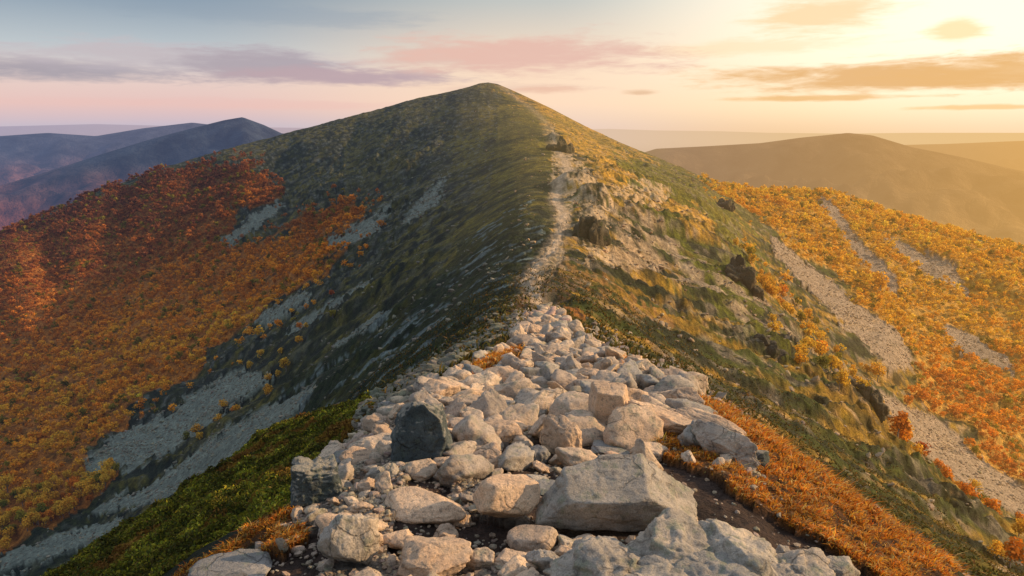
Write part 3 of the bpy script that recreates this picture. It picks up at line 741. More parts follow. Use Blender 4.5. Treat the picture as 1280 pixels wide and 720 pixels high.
# ------------------------------------------------------------------ loose stones on the crest
protos = []
for k in range(26):
    g = np.random.default_rng(500+k)
    dims = (1, g.uniform(.5, .95), g.uniform(.4, .85))
    p, f = rock_shape(500+k, dims, 4, nplanes=g.integers(8, 14), rough=.085, sharp=float(g.choice([40, 70, 100])), flat=g.uniform(.5, .95))
    protos.append((p, f))
pm = {}
def proto_mesh(k, mt):
    key = (k, mt.name)
    if key not in pm:
        me = mesh_from('stone', *protos[k]); me.materials.append(mt); pm[key] = me
    return pm[key]
mST = mC & (gr > 4.3)
wst = mST*(1.0 - .93*mD)*(1 - .9*(mD & (U > 840)))*(1-.97*mH)*(1-.9*mS)
CORE = poly([(540, 470), (640, 430), (690, 372), (760, 425), (870, 490), (900, 560), (830, 600), (560, 600), (520, 540)], 4, 47)
xs, ys = scatter(wst*(.35+.65*CORE), 30000)
rs = np.hypot(xs, ys)
core = gcell(CORE, xs, ys)
size = rng.lognormal(0, .55, len(xs))*np.where(core, np.interp(rs, [8, 12, 20, 40], [.24, .28, .20, .18]), .12)
size = np.clip(size, .09, .8)
order = np.argsort(-size); xs, ys, rs, size, core = xs[order], ys[order], rs[order], size[order], core[order]
def inside_placed(x, y, m=.85, pad=0.):
    r_ = np.zeros(x.shape, bool)
    for px, py, a, b_ in placed: r_ |= ((x-px)/(a*m+pad))**2 + ((y-py)/(b_*m+pad))**2 < 1
    return r_
ok = ~inside_placed(xs, ys, .9, .06); xs, ys, rs, size, core = xs[ok], ys[ok], rs[ok], size[ok], core[ok]
kp = thin(xs, ys, size*.80); xs, ys, rs, size, core = xs[kp], ys[kp], rs[kp], size[kp], core[kp]
zs = zf(xs, ys)
vis = visible(xs, ys, zs+size*.3, .01)
px_ = size/np.hypot(rs, zs)*vis
top = np.argsort(-px_)[:262]
istop = np.zeros(len(xs), bool); istop[top] = True
us, vs = to_pix(xs, ys, zs)
seen_lab = {}
for k in top:
    pk = int(rng.integers(26)); mt = [M_ROCK, M_ROCKT, M_ROCK, M_ROCKT, M_ROCK, M_ROCKG][int(rng.integers(6))]
    o = bpy.data.objects.new('stone', proto_mesh(pk, mt)); COL.objects.link(o)
    s = size[k]; sz = s*rng.uniform(.85, 1.2)
    o.scale = (s*1.12, s*1.12, sz); o.rotation_euler = (rng.normal()*.38, rng.normal()*.38, rng.random()*6.28)
    o.location = (xs[k], ys[k], zs[k] + sz*.14)
    hue = {'pale_granite': 'pale', 'tan_granite': 'sunlit tan', 'grey_granite': 'grey'}[mt.name]
    if rs[k] > 24: where = 'on the far narrow end of the stony crest'
    elif rs[k] > 15: where = 'packed in the upper stretch of the stony crest'
    elif rs[k] > 9.5: where = 'in the stone pile left of the row of slabs' if us[k] < 740 else 'among the slabs on the right of the crest'
    else: where = 'on the gravelly left edge of the crest' if us[k] < 520 else 'on the bare soil around the largest slab'
    lab = hue + ' loose stone ' + where
    tag(o, lab, 'stone', 'loose ' + hue + ' stones ' + where)
# the smaller rest as one mass
small = []
for k in range(14):
    small.append(rock_shape(900+k, (1, .8, .6), 2, nplanes=9, rough=.05, sharp=20))
tiny = [rock_shape(940+k, (1, .8, .6), 1, nplanes=7, rough=.06, sharp=20) for k in range(12)]
def batch(x, y, s, lib, c_of, lift=.14):
    z = zf(x, y); items = []
    which = rng.integers(len(lib), size=len(x)); ang = rng.random(len(x))*6.28
    for w in range(len(lib)):
        idx = np.where(which == w)[0]
        if not len(idx): continue
        v, f = lib[w]; m = len(idx)
        ca, sa = np.cos(ang[idx])[:, None], np.sin(ang[idx])[:, None]
        tx = (rng.normal(size=m)*.3)[:, None]
        sx = s[idx][:, None]
        vz = v[:, 2][None] + tx*v[:, 0][None]
        X = (v[:, 0][None]*ca - v[:, 1][None]*sa)*sx + x[idx][:, None]
        Y = (v[:, 0][None]*sa + v[:, 1][None]*ca)*sx + y[idx][:, None]
        Zz = vz*sx + (z[idx]+s[idx]*lift)[:, None]
        VV = np.stack([X, Y, Zz], -1).reshape(-1, 3)
        FF = (f[None] + (np.arange(m)*len(v))[:, None, None]).reshape(-1, 3)
        CC = np.repeat(c_of(idx), len(v), axis=0)
        items.append((VV, FF, CC))
    return merge(items)
rest = ~istop
def stone_cols(idx):
    b_ = rng.uniform(.6, 1.25, (len(idx), 1)); return b_*np.array([[1.0, .94, .87]])*(1 + rng.normal(size=(len(idx), 3))*.04)
V_, F_, C_ = batch(xs[rest], ys[rest], size[rest]*1.1, small, stone_cols)
tag(link('stones', mesh_from('stones', V_, F_, C_, smooth=True), M_SCREE), 'countless small loose stones packed along the crest trail', 'stones', kind='stuff')
# gravel: fills between the stones close by, plus left gravelly edge
wg = (mC & (gr > 4.3) & (gr < 26))*(1-.75*mD)*(1 - .8*(mD & (U > 840)))*(1-.95*mH)*(1-.9*mS)/np.maximum(gr, 5)**1.2
gx_, gy_ = scatter(wg, 26000); gs = np.clip(rng.lognormal(0, .45, len(gx_))*.045, .02, .16)
ok = ~inside_placed(gx_, gy_, .8); gx_, gy_, gs = gx_[ok], gy_[ok], gs[ok]
V_, F_, C_ = batch(gx_, gy_, gs, tiny, lambda i: stone_cols(i)*.8, .1)
tag(link('gravel', mesh_from('gravel', V_, F_, C_, smooth=False), M_SCREE), 'grey gravel between the boulders of the trail', 'gravel', kind='stuff')
# scree on the flanks just below the crest
rim = poly([(720, 385), (780, 420), (870, 470), (1000, 570), (1100, 640), (1300, 780), (1250, 790), (1080, 670), (980, 600), (920, 560), (850, 500), (740, 440)], 14, 90)
bandL = poly([(300, 600), (480, 480), (640, 370), (670, 380), (560, 470), (450, 560)], 24, 130)
wsc = mSS*1.0 + rim*.2*(fbm(GX/4, GY/4, 2) > -.1)*(~mH) + bandL*.10*(n1 > 0)
sx_, sy_ = scatter(wsc/np.maximum(gr, 8)*10, 12000); ss = np.clip(rng.lognormal(0, .5, len(sx_))*.19, .06, .7)
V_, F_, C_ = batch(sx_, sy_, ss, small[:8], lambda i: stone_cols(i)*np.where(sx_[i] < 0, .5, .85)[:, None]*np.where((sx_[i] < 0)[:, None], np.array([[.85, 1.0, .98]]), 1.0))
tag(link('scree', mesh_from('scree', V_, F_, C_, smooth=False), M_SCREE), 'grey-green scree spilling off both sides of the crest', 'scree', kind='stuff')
# boulders strewn over the ridge flanks, farther off
wbf = (((n1 > .05) | mP | mTAN) & (gr > 90) & (gr < 620) & ~mF)*(.13 + .10*mP + .10*mTAN + .03*mTR + .06*mT)*(dmin > 4)*np.clip(120/gr, .2, 1)
bx_, by_ = scatter(wbf, 9000); bs = np.clip(rng.lognormal(0, .6, len(bx_))*.55, .25, 1.9)
tx1, ty1 = scatter((mT*1.0 + mTR*.8)*(gr > 140)*np.clip(.5 + 1.6*sl + st*.8, .05, 2), 16000); bx_ = np.concatenate([bx_, tx1]); by_ = np.concatenate([by_, ty1]); bs = np.concatenate([bs, np.clip(rng.lognormal(0, .5, len(tx1))*.42, .2, 1.6)])
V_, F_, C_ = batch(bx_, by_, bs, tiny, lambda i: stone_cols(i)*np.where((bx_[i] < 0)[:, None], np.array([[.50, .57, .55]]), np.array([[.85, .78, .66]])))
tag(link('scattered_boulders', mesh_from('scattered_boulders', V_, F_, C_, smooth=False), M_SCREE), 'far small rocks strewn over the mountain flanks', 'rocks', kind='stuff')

# ------------------------------------------------------------------ plants near by
def cards(cen, nrm_spread, size, cols, elong=1.0, up=None):
    """quads of random orientation"""
    m = len(cen)
    a = rng.normal(size=(m, 3)); a /= np.linalg.norm(a, axis=1)[:, None]
    b_ = rng.normal(size=(m, 3))
    if up is not None: a = a*(1-up) + np.array([0, 0, up]); a /= np.linalg.norm(a, axis=1)[:, None]
    b_ -= (b_*a).sum(1)[:, None]*a; b_ /= np.linalg.norm(b_, axis=1)[:, None]
    s = np.asarray(size)[:, None]*.5
    v = np.stack([cen-a*s*elong, cen+b_*s*.75, cen+a*s*elong, cen-b_*s*.75], 1).reshape(-1, 3)
    f = np.arange(m*4).reshape(m, 4)
    return v, f, np.repeat(cols, 4, axis=0)
def pick(palette, m, jit=.12):
    pal = np.array(palette); c_ = pal[rng.integers(len(pal), size=m)]
    return np.clip(c_*(1+rng.normal(size=(m, 1))*jit*1.8)*(1+rng.normal(size=(m, 3))*jit*.5), .003, .95)

# green shrub mat on the left shoulder
sx_, sy_ = scatter(mS/np.maximum(gr, 6)**1.3, 230000)
sz_ = zf(sx_, sy_)
hgt = .05 + .16*np.clip(fbm(sx_/.5, sy_/.5, 2, 3.)+.4, 0, 1)
cen = np.stack([sx_, sy_, sz_+rng.random(len(sx_))*hgt], -1)
lite = sst(-.2, .35, fbm(sx_/1.2, sy_/1.2, 3, 2.5))
cc = pick([(.13, .14, .013), (.22, .215, .016), (.34, .29, .02), (.075, .085, .012), (.17, .12, .02)], len(sx_))*(.55+1.0*lite[:, None])
cc *= (1 - .35*sst(0, .4, fbm(sx_/3, sy_/3, 2, 53.)))[:, None]
red = fbm(sx_/1.5, sy_/1.5, 3, 33.) > .26
cc[red] = cc[red]*.4 + np.array([.16, .06, .012])
v, f, cl = cards(cen, 1, rng.uniform(.032, .07, len(sx_))*np.clip(np.hypot(sx_, sy_)/16, .7, 1.6), cc, 1.6, .3)
tag(link('shrub_cover', mesh_from('shrub_cover', v, f, cl, smooth=False), M_SHRUB), 'dense low green juniper mat on the left shoulder', 'shrubs', kind='stuff')

def blades(x, y, h, palette, lean, wid=.012, jit=.14):
    m = len(x); z = zf(x, y)
    a = rng.random(m)*6.28; d = np.stack([np.cos(a), np.sin(a), np.zeros(m)], -1)
    ln_ = rng.normal(size=(m, 3))*.6 + np.array(lean); ln_[:, 2] = 0
    base = np.stack([x, y, z-.01], -1); w = (wid*rng.uniform(.7, 1.5, m)*np.clip(np.hypot(x, y)/7, .8, 6))[:, None]
    h = h[:, None]
    midp = base + np.array([0, 0, 1])*h*.65 + ln_*h*.35
    tip = base + np.array([0, 0, 1])*h*.85 + ln_*h*1.1
    v = np.stack([base-d*w, base+d*w, midp+d*w*.7, tip, midp-d*w*.7], 1)
    vv = v.reshape(-1, 3); k = np.arange(m)*5
    f = np.concatenate([np.stack([k, k+1, k+2, k+4], -1), np.stack([k+4, k+2, k+3, k+3], -1)])
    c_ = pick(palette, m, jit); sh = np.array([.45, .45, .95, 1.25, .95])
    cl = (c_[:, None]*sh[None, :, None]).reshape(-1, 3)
    tri = np.concatenate([np.stack([k, k+1, k+2], -1), np.stack([k, k+2, k+4], -1), np.stack([k+4, k+2, k+3], -1)])
    return vv, tri, cl
clump = np.clip(.30 + 1.5*fbm(GX/.30, GY/.30, 3, 3.) + .6*fbm(GX/1.6, GY/1.6, 2, 3.), .04, 1.4)
hx, hy = scatter(mH*clump*(gr < 45)/np.maximum(gr, 5)**.8, 240000)
hs = np.clip(rng.lognormal(0, .3, len(hx))*.052, .02, .13)*(1+1.1*fbm(hx/.3, hy/.3, 2, 3.))*np.clip(np.hypot(hx, hy)/9, 1, 2)
v, f, cl = blades(hx, hy, hs, [(.80, .28, .025), (.92, .42, .05), (.60, .17, .018), (.88, .34, .03), (.34, .10, .012), (.30, .17, .06), (.62, .42, .14)], (.25, -.1, 0), .0062)
kx = np.repeat(hx < -1.0, 5); cl[kx] *= .8
tag(link('heath', mesh_from('heath', v, f, cl, smooth=False), M_GRASS), 'orange autumn heath and grass along the edges of the crest', 'heath', kind='stuff')
# sparse grass in between, farther down both flanks
wgr = ((gr > 18) & (gr < 110) & ~mC & ~mS & ~mH)*(n3 > -.1)/np.maximum(gr, 8)**1.2
hx, hy = scatter(wgr, 90000)
hs = np.clip(rng.lognormal(0, .35, len(hx))*.22, .08, .6)
v, f, cl = blades(hx, hy, hs, [(.10, .09, .015), (.16, .12, .02), (.06, .065, .012), (.24, .13, .03)], (.2, -.1, 0), .012)
tag(link('alpine_grass', mesh_from('alpine_grass', v, f, cl, smooth=False), M_GRASS), 'olive tufted grass on the flanks below the crest', 'grass', kind='stuff')

# ------------------------------------------------------------------ trees
def crown_proto(seed, ncard, hgt=4.2, wid=3.0, size=.5):
    g = np.random.default_rng(seed)
    nl = 7; lob = []
    for k in range(nl):
        a = g.random()*6.28; rr_ = g.uniform(.1, .42)*wid; lob.append((math.cos(a)*rr_, math.sin(a)*rr_, hgt*g.uniform(.42, .85), g.uniform(.22, .38)*wid))
    lob.append((0, 0, hgt*.78, .3*wid)); lob = np.array(lob)
    w = g.integers(len(lob), size=ncard); d = g.normal(size=(ncard, 3)); d /= np.linalg.norm(d, axis=1)[:, None]
    rad = lob[w, 3]*g.uniform(.55, 1.05, ncard)
    cen = lob[w, :3] + d*rad[:, None]*np.array([1, 1, .85])
    a = d*.7 + g.normal(size=(ncard, 3))*.6; a /= np.linalg.norm(a, axis=1)[:, None]
    a[:, 2] += .55; a /= np.linalg.norm(a, axis=1)[:, None]
    t1 = np.cross(a, g.normal(size=(ncard, 3))); t1 /= np.linalg.norm(t1, axis=1)[:, None]; t2 = np.cross(a, t1)
    s = (size*g.uniform(.6, 1.25, ncard)*.5)[:, None]
    v = np.stack([cen-t1*s, cen+t2*s, cen+t1*s, cen-t2*s], 1).reshape(-1, 3)
    f = np.arange(ncard*4).reshape(-1, 4)
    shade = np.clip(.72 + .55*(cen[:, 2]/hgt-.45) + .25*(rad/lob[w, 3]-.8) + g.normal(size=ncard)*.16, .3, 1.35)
    return v, f, np.repeat(shade, 4), lob
def trunk_mesh(lob, hgt, seed, sides=6):
    vs_, fs_ = [], []
    def tube(p0, p1, r0, r1, bend):
        k0 = len(vs_); ts = np.linspace(0, 1, 5)
        for t in ts:
            c_ = p0 + (p1-p0)*t + bend*math.sin(t*pi); r_ = r0+(r1-r0)*t
            for q in range(sides): vs_.append((c_[0]+math.cos(q/sides*6.283)*r_, c_[1]+math.sin(q/sides*6.283)*r_, c_[2]))
        for i in range(4):
            for q in range(sides):
                fs_.append((k0+i*sides+q, k0+i*sides+(q+1) % sides, k0+(i+1)*sides+(q+1) % sides, k0+(i+1)*sides+q))
    g = np.random.default_rng(seed)
    topp = np.array([0, 0, hgt*.8]); tube(np.array([0, 0, -.3]), topp, .13, .03, np.array([g.normal()*.12, g.normal()*.12, 0]))
    for l in lob[:6]: tube(np.array([0, 0, hgt*g.uniform(.22, .45)]), np.array(l[:3]), .055, .015, np.array([0, 0, -.08]))
    return vs_, fs_
PAL = {'orange': [(.80, .27, .025), (.85, .32, .03), (.70, .22, .02)], 'golden': [(.88, .48, .045), (.82, .42, .04), (.90, .54, .06)],
       'rust red': [(.60, .15, .025), (.52, .12, .022), (.66, .18, .025)], 'olive green': [(.30, .26, .03), (.24, .22, .025), (.34, .28, .03)]}
tp = [crown_proto(100+k, 64, hgt=3.6 + .25*(k % 5), wid=2.5 + .22*(k % 4), size=.68) for k in range(12)]

def tree_field(x, y, palette_of):
    m = len(x); z = zf(x, y); which = rng.integers(len(tp), size=m); sc = np.clip(rng.lognormal(0, .32, m), .45, 2.0)*.84; ang = rng.random(m)*6.28
    cols = palette_of(x, y)
    vs_, fs_, cs_ = [], [], []; off = 0
    for w in range(len(tp)):
        idx = np.where(which == w)[0]
        if not len(idx): continue
        v, f, sh, _ = tp[w]; q = len(idx); ca, sa = np.cos(ang[idx])[:, None], np.sin(ang[idx])[:, None]; s = sc[idx][:, None]
        X = (v[:, 0]*ca - v[:, 1]*sa)*s + x[idx][:, None]; Y = (v[:, 0]*sa + v[:, 1]*ca)*s + y[idx][:, None]; Zz = v[:, 2][None]*s*.95 + z[idx][:, None] - .5
        vs_.append(np.stack([X, Y, Zz], -1).reshape(-1, 3)); fs_.append((f[None] + (np.arange(q)*len(v))[:, None, None]).reshape(-1, 4) + off); off += q*len(v)
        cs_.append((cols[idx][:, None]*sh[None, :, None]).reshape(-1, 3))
    return np.concatenate(vs_), np.concatenate(fs_), np.concatenate(cs_)
def autumn(x, y):
    """colour of each crown: rust, darkened in place of shade, at the top left, orange to gold lower down and on the sunny shoulder"""
    u, v = to_pix(x, y, zf(x, y)); m = len(x)
    nz = fbm(x/28, y/28, 3, 91.)*.9 + rng.normal(size=m)*.17
    t = np.where(u < 640, sst(-80, 190, v - (330 - .30*u))*.74, .92) + nz*.40  # upper left crowns go rust and darker, the slope's shade put into colour
    t = np.where(u > 640, .97 - .42*sst(380, 520, v)*sst(1050, 1130, u) + nz*.35, t)
    key = np.array([(.26, .10, .05), (.56, .20, .04), (.97, .40, .032), (.98, .58, .055)])
    tt_ = np.clip(t, 0, 1)*2.999; i = tt_.astype(int); a = (tt_-i)[:, None]
    c_ = key[i]*(1-a) + key[i+1]*a
    gm = (fbm(x/14, y/14, 3, 95.) + rng.normal(size=m)*.2 > .34); c_[gm] = np.array([.30, .24, .03])*rng.uniform(.7, 1.3, (gm.sum(), 1))
    return np.clip(c_*(1+rng.normal(size=(m, 1))*.13), .01, .97)
dens = mF*np.clip(.45 + 1.3*fbm(GX/10, GY/10, 3, 15.) + .35, .12, 1.2)*(gr < 800)
# isolated trees beyond the closed wood
fringe = poly([(930, 330), (1120, 480), (1290, 600), (1290, 720), (1180, 650), (1000, 470)], 120, 420) | poly([(0, 560), (300, 560), (480, 300), (480, 240), (300, 240)], 200, 520)
dens = dens + fringe*(~mF)*(~mT)*(~mTR)*.035
tx_, ty_ = scatter(dens, 60000)
kp = thin(tx_, ty_, np.full(len(tx_), 1.7)); tx_, ty_ = tx_[kp], ty_[kp]
tz_ = zf(tx_, ty_); dist = np.hypot(tx_, ty_)
vis = visible(tx_, ty_, tz_+3.0); tx_, ty_, tz_, dist = tx_[vis], ty_[vis], tz_[vis], dist[vis]
ordr = np.argsort(dist); near_i = ordr[:262]; far_i = ordr[262:]
print('TREES', len(tx_), 'nearest', dist[near_i[0]], dist[near_i[-1]])
v, f, cl = tree_field(tx_[far_i], ty_[far_i], autumn)
tag(link('autumn_forest', mesh_from('autumn_forest', v, f, cl, smooth=False), M_LEAF), 'autumn birch forest covering both lower flanks of the mountain', 'forest', kind='stuff')

tree_lib = {}
def tree_parts(hue, k):
    if (hue, k) not in tree_lib:
        v, f, sh, lob = crown_proto(300+k, 330, size=.42)
        base = pick(PAL[hue], 1, .05)[0]
        cl = base[None]*sh[:, None]*(1+np.repeat(rng.normal(size=(len(sh)//4, 1)), 4, axis=0)*.12)
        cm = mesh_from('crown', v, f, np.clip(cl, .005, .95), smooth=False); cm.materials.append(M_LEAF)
        tv, tf = trunk_mesh(lob, 4.2, k); tm = mesh_from('trunk', tv, tf); tm.materials.append(M_BARK)
        tree_lib[(hue, k)] = (cm, tm)
    return tree_lib[(hue, k)]
def put_tree(x, y, z, s, hue, k, label, group):
    cm, tm = tree_parts(hue, k)
    t = empty('birch_tree', (x, y, z)); t.scale = (s, s, s*rng.uniform(.9, 1.15)); t.rotation_euler = (0, 0, rng.random()*6.28)
    for nm, me_ in (('crown', cm), ('trunk', tm)):
        o = bpy.data.objects.new(nm, me_); COL.objects.link(o); o.parent = t
    tag(t, label, 'tree', group)
ac = autumn(tx_, ty_)
def hue_of(c_):
    best = min(PAL, key=lambda h: sum((np.array(PAL[h][0])/sum(PAL[h][0]) - c_/c_.sum())**2) + .3*abs(sum(PAL[h][0])-c_.sum()))
    return best
for q in near_i:
    h = hue_of(ac[q]); u_, v_ = to_pix(tx_[q], ty_[q], tz_[q])
    where = 'at the lower edge of the left forest' if u_ < 640 else ('beside the tan talus on the right flank' if v_ < 520 else 'low on the right flank near the frame edge')
    put_tree(tx_[q], ty_[q], tz_[q]-.3, float(np.clip(rng.lognormal(0, .2), .6, 1.6))*.95, h, int(rng.integers(4)), f'{h} birch tree {where}', f'{h} birches {where}')
# a few that stand out
for u_, v_, hp, h, lab in [(1100, 368, 26, 'golden', 'largest golden birch standing above the top of the upper tan talus'),
                           (1262, 712, 34, 'orange', 'orange birch at the bottom right corner of the picture'),
                           (1243, 700, 22, 'golden', 'smaller golden birch left of the corner birch'),
                           (1097, 478, 22, 'golden', 'golden birch beside the dark crag between the two tan talus runs'),
                           (1008, 402, 13, 'golden', 'small golden birch alone on the dark right rib')]:
    x, y, z, D = ground(u_, v_, 60)
    put_tree(x, y, z-.3, hp/FPX*D/4.2*1.05, h, 1, lab, None)

# ------------------------------------------------------------------ far country
def hill_sheet(name, az0, az1, r0, r1, na, nr, zfun, cfun, mat):
    az = np.radians(np.linspace(az0, az1, na)); rr_ = np.linspace(r0, r1, nr)
    a, r_ = np.meshgrid(az, rr_, indexing='ij'); X = r_*np.sin(a); Y = r_*np.cos(a); Zh = zfun(np.degrees(a), r_, X, Y)
    i = np.arange(na*nr).reshape(na, nr); f = np.stack([i[:-1, :-1], i[:-1, 1:], i[1:, 1:], i[1:, :-1]], -1).reshape(-1, 4)[:, ::-1]
    o = link(name, mesh_from(name, np.stack([X, Y, Zh], -1).reshape(-1, 3), f, cfun(X, Y, Zh).reshape(-1, 3)), mat); tag(o, kind='structure'); return o
def crest_z(pts, az, r):
    """height of a skyline given as photo points, at distance r"""
    us_ = np.array([p[0] for p in pts]); th_, ph_ = pix_dir(us_, np.array([p[1] for p in pts]))
    return np.interp(az, np.degrees(th_), np.tan(ph_))*r
M_FAR, nt, b, fin = material('far_hills')
at = node(nt, 'ShaderNodeAttribute', attribute_name='Col'); pos = nt.nodes.new('ShaderNodeNewGeometry').outputs['Position']
c = mixc(nt, 1.0, at.outputs['Color'], ramp(nt, noise(nt, pos, .006, 8, .6), [(.36, .25), (.64, 1.9)]), 'MULTIPLY'); nt.links.new(c, b.inputs['Base Color'])
nt.links.new(bump(nt, noise(nt, pos, .008, 7, .65), 1.0, 90), b.inputs['Normal']); fin(b.outputs[0])
BASE = -620
def ridge_hill(name, sky, rc, wid, az0, az1, tint, tint2, side_w=None, na=220, nr=70):
    def zf_(az, r, X, Y):
        top_ = crest_z(sky, az, rc); t = (r-rc)/wid
        prof = np.where(t < 0, np.exp(-(np.abs(t)*1.5)**1.35), np.exp(-(t*1.6)**2))
        z = BASE + (top_-BASE)*prof
        z += (np.abs(fbm(X/900, Y/900, 5, rc/1000.))*-420 + 90)*np.clip((1-prof)*3, 0, 1)*np.clip(prof*2.2, 0, 1)
        return z
    def cf(X, Y, Zh):
        t = sst(-560, -180, Zh + 120*fbm(X/700, Y/700, 3))
        return lerp(np.zeros(X.shape+(3,))+col(*tint2), col(*tint), t)
    return hill_sheet(name, az0, az1, rc-wid*1.9, rc+wid*1.6, na, nr, zf_, cf, M_FAR)
ridge_hill('hills', [(-200, 235), (0, 232), (60, 215), (130, 192), (185, 175), (240, 160), (280, 150), (303, 146), (330, 156), (370, 175), (450, 205), (560, 235)], 5200, 1500, -48, -6, (.03, .04, .05), (.34, .10, .05))
ridge_hill('hills', [(-200, 172), (0, 170), (60, 166), (120, 170), (180, 160), (240, 153), (300, 160), (420, 175), (520, 190)], 8800, 2200, -50, -6, (.04, .045, .06), (.22, .09, .07))
ridge_hill('hills', [(-300, 160), (0, 158), (120, 155), (240, 158), (400, 160), (560, 161), (700, 162), (760, 161), (820, 163), (900, 164), (960, 166), (1060, 167), (1140, 166), (1280, 166), (1500, 166)], 24000, 5000, -58, 58, (.05, .05, .07), (.08, .06, .06), na=400)
ridge_hill('hills', [(620, 230), (760, 205), (820, 186), (880, 183), (950, 179), (1000, 172), (1060, 166), (1090, 169), (1140, 184), (1200, 196), (1280, 215), (1500, 250)], 5000, 1700, 6, 55, (.12, .085, .045), (.30, .19, .07))
ridge_hill('hills', [(900, 190), (1100, 182), (1180, 180), (1280, 176), (1400, 172), (1560, 180)], 9500, 2500, 12, 58, (.10, .07, .04), (.2, .12, .05))
# valley floor to the horizon
def zv(az, r, X, Y): return BASE + 40*fbm(X/1500, Y/1500, 4) - (r/1000)**2*.078
hill_sheet('valley_ground', -180, 180, 2600, 90000, 240, 160, zv, lambda X, Y, Zh: lerp(np.zeros(X.shape+(3,))+col(.26, .085, .05), col(.12, .07, .05), sst(-.2, .3, fbm(X/900, Y/900, 4))), M_FAR)

# ------------------------------------------------------------------ camera
cam = bpy.data.cameras.new('camera'); co = bpy.data.objects.new('camera', cam); COL.objects.link(co)
co.location = (0, 0, 0); co.rotation_euler = (R(90-13.0), 0, 0)
cam.sensor_width = 36; cam.lens = 36*FPX/1280; cam.clip_start = .1; cam.clip_end = 200000
scene.camera = co

# ------------------------------------------------------------------ light
SUN_AZ, SUN_EL = R(80), R(21.5)
sd = np.array([math.sin(SUN_AZ)*math.cos(SUN_EL), math.cos(SUN_AZ)*math.cos(SUN_EL), math.sin(SUN_EL)])
sl_ = bpy.data.lights.new('sun', 'SUN'); sl_.energy = 5.0; sl_.angle = R(.6); sl_.color = (1.0, .69, .39)
so = bpy.data.objects.new('sun', sl_); COL.objects.link(so)
from mathutils import Vector
so.rotation_euler = Vector(-sd).to_track_quat('-Z', 'Y').to_euler()

w = bpy.data.worlds.new('World'); scene.world = w; w.use_nodes = True
nt = w.node_tree; nt.nodes.clear()
tcw = nt.nodes.new('ShaderNodeTexCoord').outputs['Generated']
nrmv = node(nt, 'ShaderNodeVectorMath', operation='NORMALIZE'); nt.links.new(tcw, nrmv.inputs[0])
sp = nt.nodes.new('ShaderNodeSeparateXYZ'); nt.links.new(nrmv.outputs[0], sp.inputs[0])
azn = mth(nt, 'ARCTAN2', sp.outputs[0], sp.outputs[1]); eln = mth(nt, 'ARCSINE', sp.outputs[2])
sky = nt.nodes.new('ShaderNodeTexSky'); sky.sky_type = 'NISHITA'; sky.sun_disc = False; sky.sun_elevation = SUN_EL; sky.sun_rotation = SUN_AZ
sky.air_density = 1.5; sky.dust_density = 3.0; sky.altitude = 1200
nish = mixc(nt, 1.0, sky.outputs[0], (.09, .09, .09), 'MULTIPLY')
def s2l(*c_): return tuple(((x/255)/12.92 if x/255 <= .04045 else ((x/255+.055)/1.055)**2.4) for x in c_)
e01 = mth(nt, 'MULTIPLY_ADD', eln, 1/R(40), .1, clamp=True)   # elevation -4 deg..36 deg
def E(d): return (d+4)/40.0
left = ramp(nt, e01, [(E(-2), s2l(172, 165, 190)), (E(0.2), s2l(196, 184, 198)), (E(1.6), s2l(226, 190, 186)), (E(3.2), s2l(226, 200, 194)), (E(5.5), s2l(184, 192, 198)), (E(9.5), s2l(122, 143, 164)), (E(20), s2l(168, 180, 200)), (1, s2l(190, 201, 220))])
midc = ramp(nt, e01, [(E(-2), s2l(225, 195, 180)), (E(.2), s2l(232, 205, 190)), (E(2), s2l(250, 216, 188)), (E(5), s2l(244, 216, 190)), (E(9.5), s2l(190, 192, 188)), (E(20), s2l(182, 190, 200)), (1, s2l(190, 201, 220))])
rght = ramp(nt, e01, [(E(-2), s2l(226, 178, 126)), (E(.2), s2l(240, 198, 150)), (E(1.5), s2l(252, 216, 168)), (E(4), s2l(255, 228, 192)), (E(9.5), s2l(255, 243, 220)), (E(20), s2l(218, 208, 190)), (1, s2l(190, 201, 220))])
t1 = node(nt, 'ShaderNodeMapRange', interpolation_type='SMOOTHSTEP'); nt.links.new(azn, t1.inputs[0]); t1.inputs[1].default_value = R(-26); t1.inputs[2].default_value = R(2)
t2 = node(nt, 'ShaderNodeMapRange', interpolation_type='SMOOTHSTEP'); nt.links.new(azn, t2.inputs[0]); t2.inputs[1].default_value = R(2); t2.inputs[2].default_value = R(24)
g = mixc(nt, t2.outputs[0], mixc(nt, t1.outputs[0], left, midc), rght)
# behind the back and far round to the right the real sky model takes over again
t3 = node(nt, 'ShaderNodeMapRange', interpolation_type='SMOOTHSTEP'); nt.links.new(mth(nt, 'ABSOLUTE', azn), t3.inputs[0]); t3.inputs[1].default_value = R(60); t3.inputs[2].default_value = R(120)
t3.inputs[3].default_value = .08; t3.inputs[4].default_value = .5
g = mixc(nt, t3.outputs[0], g, nish)
# glow low in the sky towards the sun
ge = mth(nt, 'EXPONENT', mth(nt, 'MULTIPLY', mth(nt, 'ADD', mth(nt, 'POWER', mth(nt, 'ABSOLUTE', mth(nt, 'DIVIDE', mth(nt, 'SUBTRACT', azn, R(36)), R(19))), 2.0),
         mth(nt, 'POWER', mth(nt, 'ABSOLUTE', mth(nt, 'DIVIDE', mth(nt, 'SUBTRACT', eln, R(6.5)), R(6))), 2.0)), -1.0))
g = mixc(nt, mth(nt, 'MULTIPLY', ge, .8), g, (1.25, 1.1, .84))
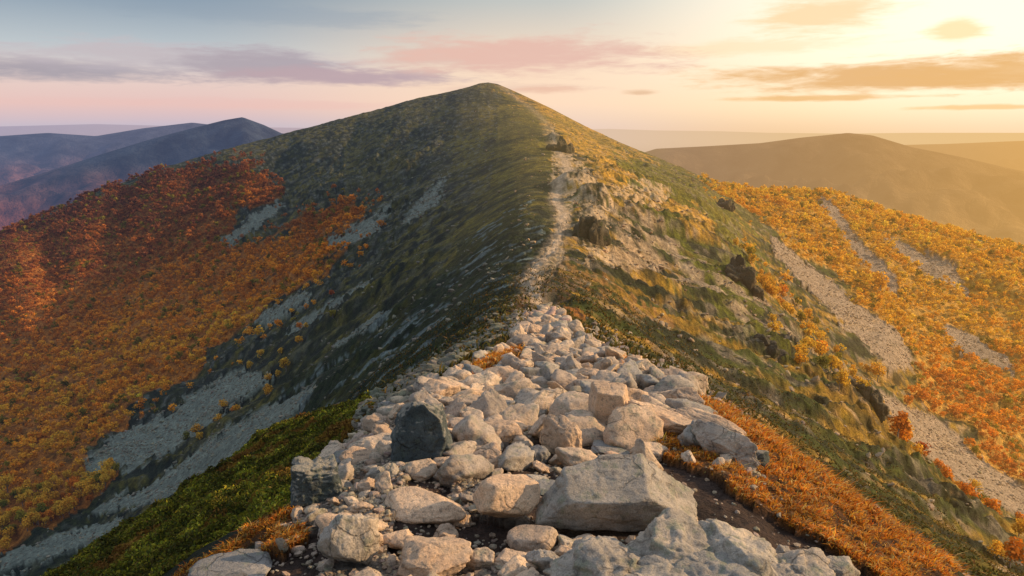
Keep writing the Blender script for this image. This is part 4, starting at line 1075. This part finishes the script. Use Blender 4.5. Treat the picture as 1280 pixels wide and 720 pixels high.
# clouds, streaked along the horizon
comb = nt.nodes.new('ShaderNodeCombineXYZ'); nt.links.new(mth(nt, 'MULTIPLY', azn, 6), comb.inputs[0]); nt.links.new(mth(nt, 'MULTIPLY', eln, 42), comb.inputs[1])
nA = noise(nt, comb.outputs[0], 1.0, 7, .6, .6)
comb2 = nt.nodes.new('ShaderNodeCombineXYZ'); nt.links.new(mth(nt, 'MULTIPLY', azn, 26), comb2.inputs[0]); nt.links.new(mth(nt, 'MULTIPLY', eln, 150), comb2.inputs[1])
nB = noise(nt, comb2.outputs[0], 1.0, 5, .6, .3)
nAB = mth(nt, 'ADD', mth(nt, 'MULTIPLY', mth(nt, 'SUBTRACT', nA, .5), 1.7), mth(nt, 'MULTIPLY', mth(nt, 'SUBTRACT', nB, .5), .9))
def cloud(g, u_, v_, hw, hh, c_, op, soft=.75):
    th_, ph_ = pix_dir(u_, v_); th2_, _ = pix_dir(u_+hw, v_); _, ph2 = pix_dir(u_, v_-hh)
    dx = mth(nt, 'DIVIDE', mth(nt, 'SUBTRACT', azn, float(th_)), float(abs(th2_-th_))); dy = mth(nt, 'DIVIDE', mth(nt, 'SUBTRACT', eln, float(ph_)), float(abs(ph2-ph_)))
    q = mth(nt, 'SUBTRACT', 1.0, mth(nt, 'SQRT', mth(nt, 'ADD', mth(nt, 'MULTIPLY', dx, dx), mth(nt, 'MULTIPLY', dy, dy))))
    m_ = node(nt, 'ShaderNodeMapRange', interpolation_type='SMOOTHSTEP'); nt.links.new(mth(nt, 'ADD', q, nAB), m_.inputs[0]); m_.inputs[1].default_value = -.05; m_.inputs[2].default_value = soft
    m_.inputs[4].default_value = op
    return mixc(nt, m_.outputs[0], g, s2l(*c_))
for a in [(60, 86, 230, 20, (166, 158, 166), 1.0), (240, 74, 300, 26, (190, 180, 186), .6), (170, 66, 160, 20, (190, 180, 184), .75), (310, 82, 130, 30, (170, 160, 168), .95), (420, 96, 210, 14, (182, 160, 166), .95), (560, 70, 130, 26, (210, 182, 172), .7), (930, 60, 200, 14, (248, 214, 168), .5),
          (660, 68, 230, 32, (222, 182, 168), .95), (640, 110, 150, 7, (222, 190, 172), .5), (690, 112, 60, 7, (226, 182, 158), .7), (800, 116, 26, 5, (216, 176, 140), .7), (1020, 18, 120, 30, (250, 208, 158), .8),
          (1195, 38, 42, 20, (250, 212, 150), .7), (1110, 94, 320, 30, (224, 176, 118), .95), (1260, 88, 240, 28, (228, 180, 118), .85), (1040, 122, 190, 5, (230, 182, 118), .8), (1230, 134, 160, 4, (240, 190, 120), .7),
          (350, 20, 220, 18, (140, 155, 170), .4), (330, 130, 300, 8, (226, 184, 176), .4), (-700, 60, 500, 30, (170, 160, 175), .7), (2200, 60, 500, 40, (240, 190, 130), .7)]:
    g = cloud(g, *a)
bg = nt.nodes.new('ShaderNodeBackground'); nt.links.new(g, bg.inputs[0]); bg.inputs[1].default_value = 1.1
wo = nt.nodes.new('ShaderNodeOutputWorld'); nt.links.new(bg.outputs[0], wo.inputs[0])

scene.view_settings.view_transform = 'Standard'; scene.view_settings.look = 'None'; scene.view_settings.exposure = 0; scene.view_settings.gamma = 1
scene.render.engine = 'CYCLES'
scene.cycles.use_denoising = True
try: scene.cycles.denoiser = 'OPENIMAGEDENOISE'
except Exception: pass
scene.cycles.max_bounces = 4; scene.cycles.diffuse_bounces = 2; scene.cycles.transmission_bounces = 2; scene.cycles.transparent_max_bounces = 4
scene.cycles.use_adaptive_sampling = True
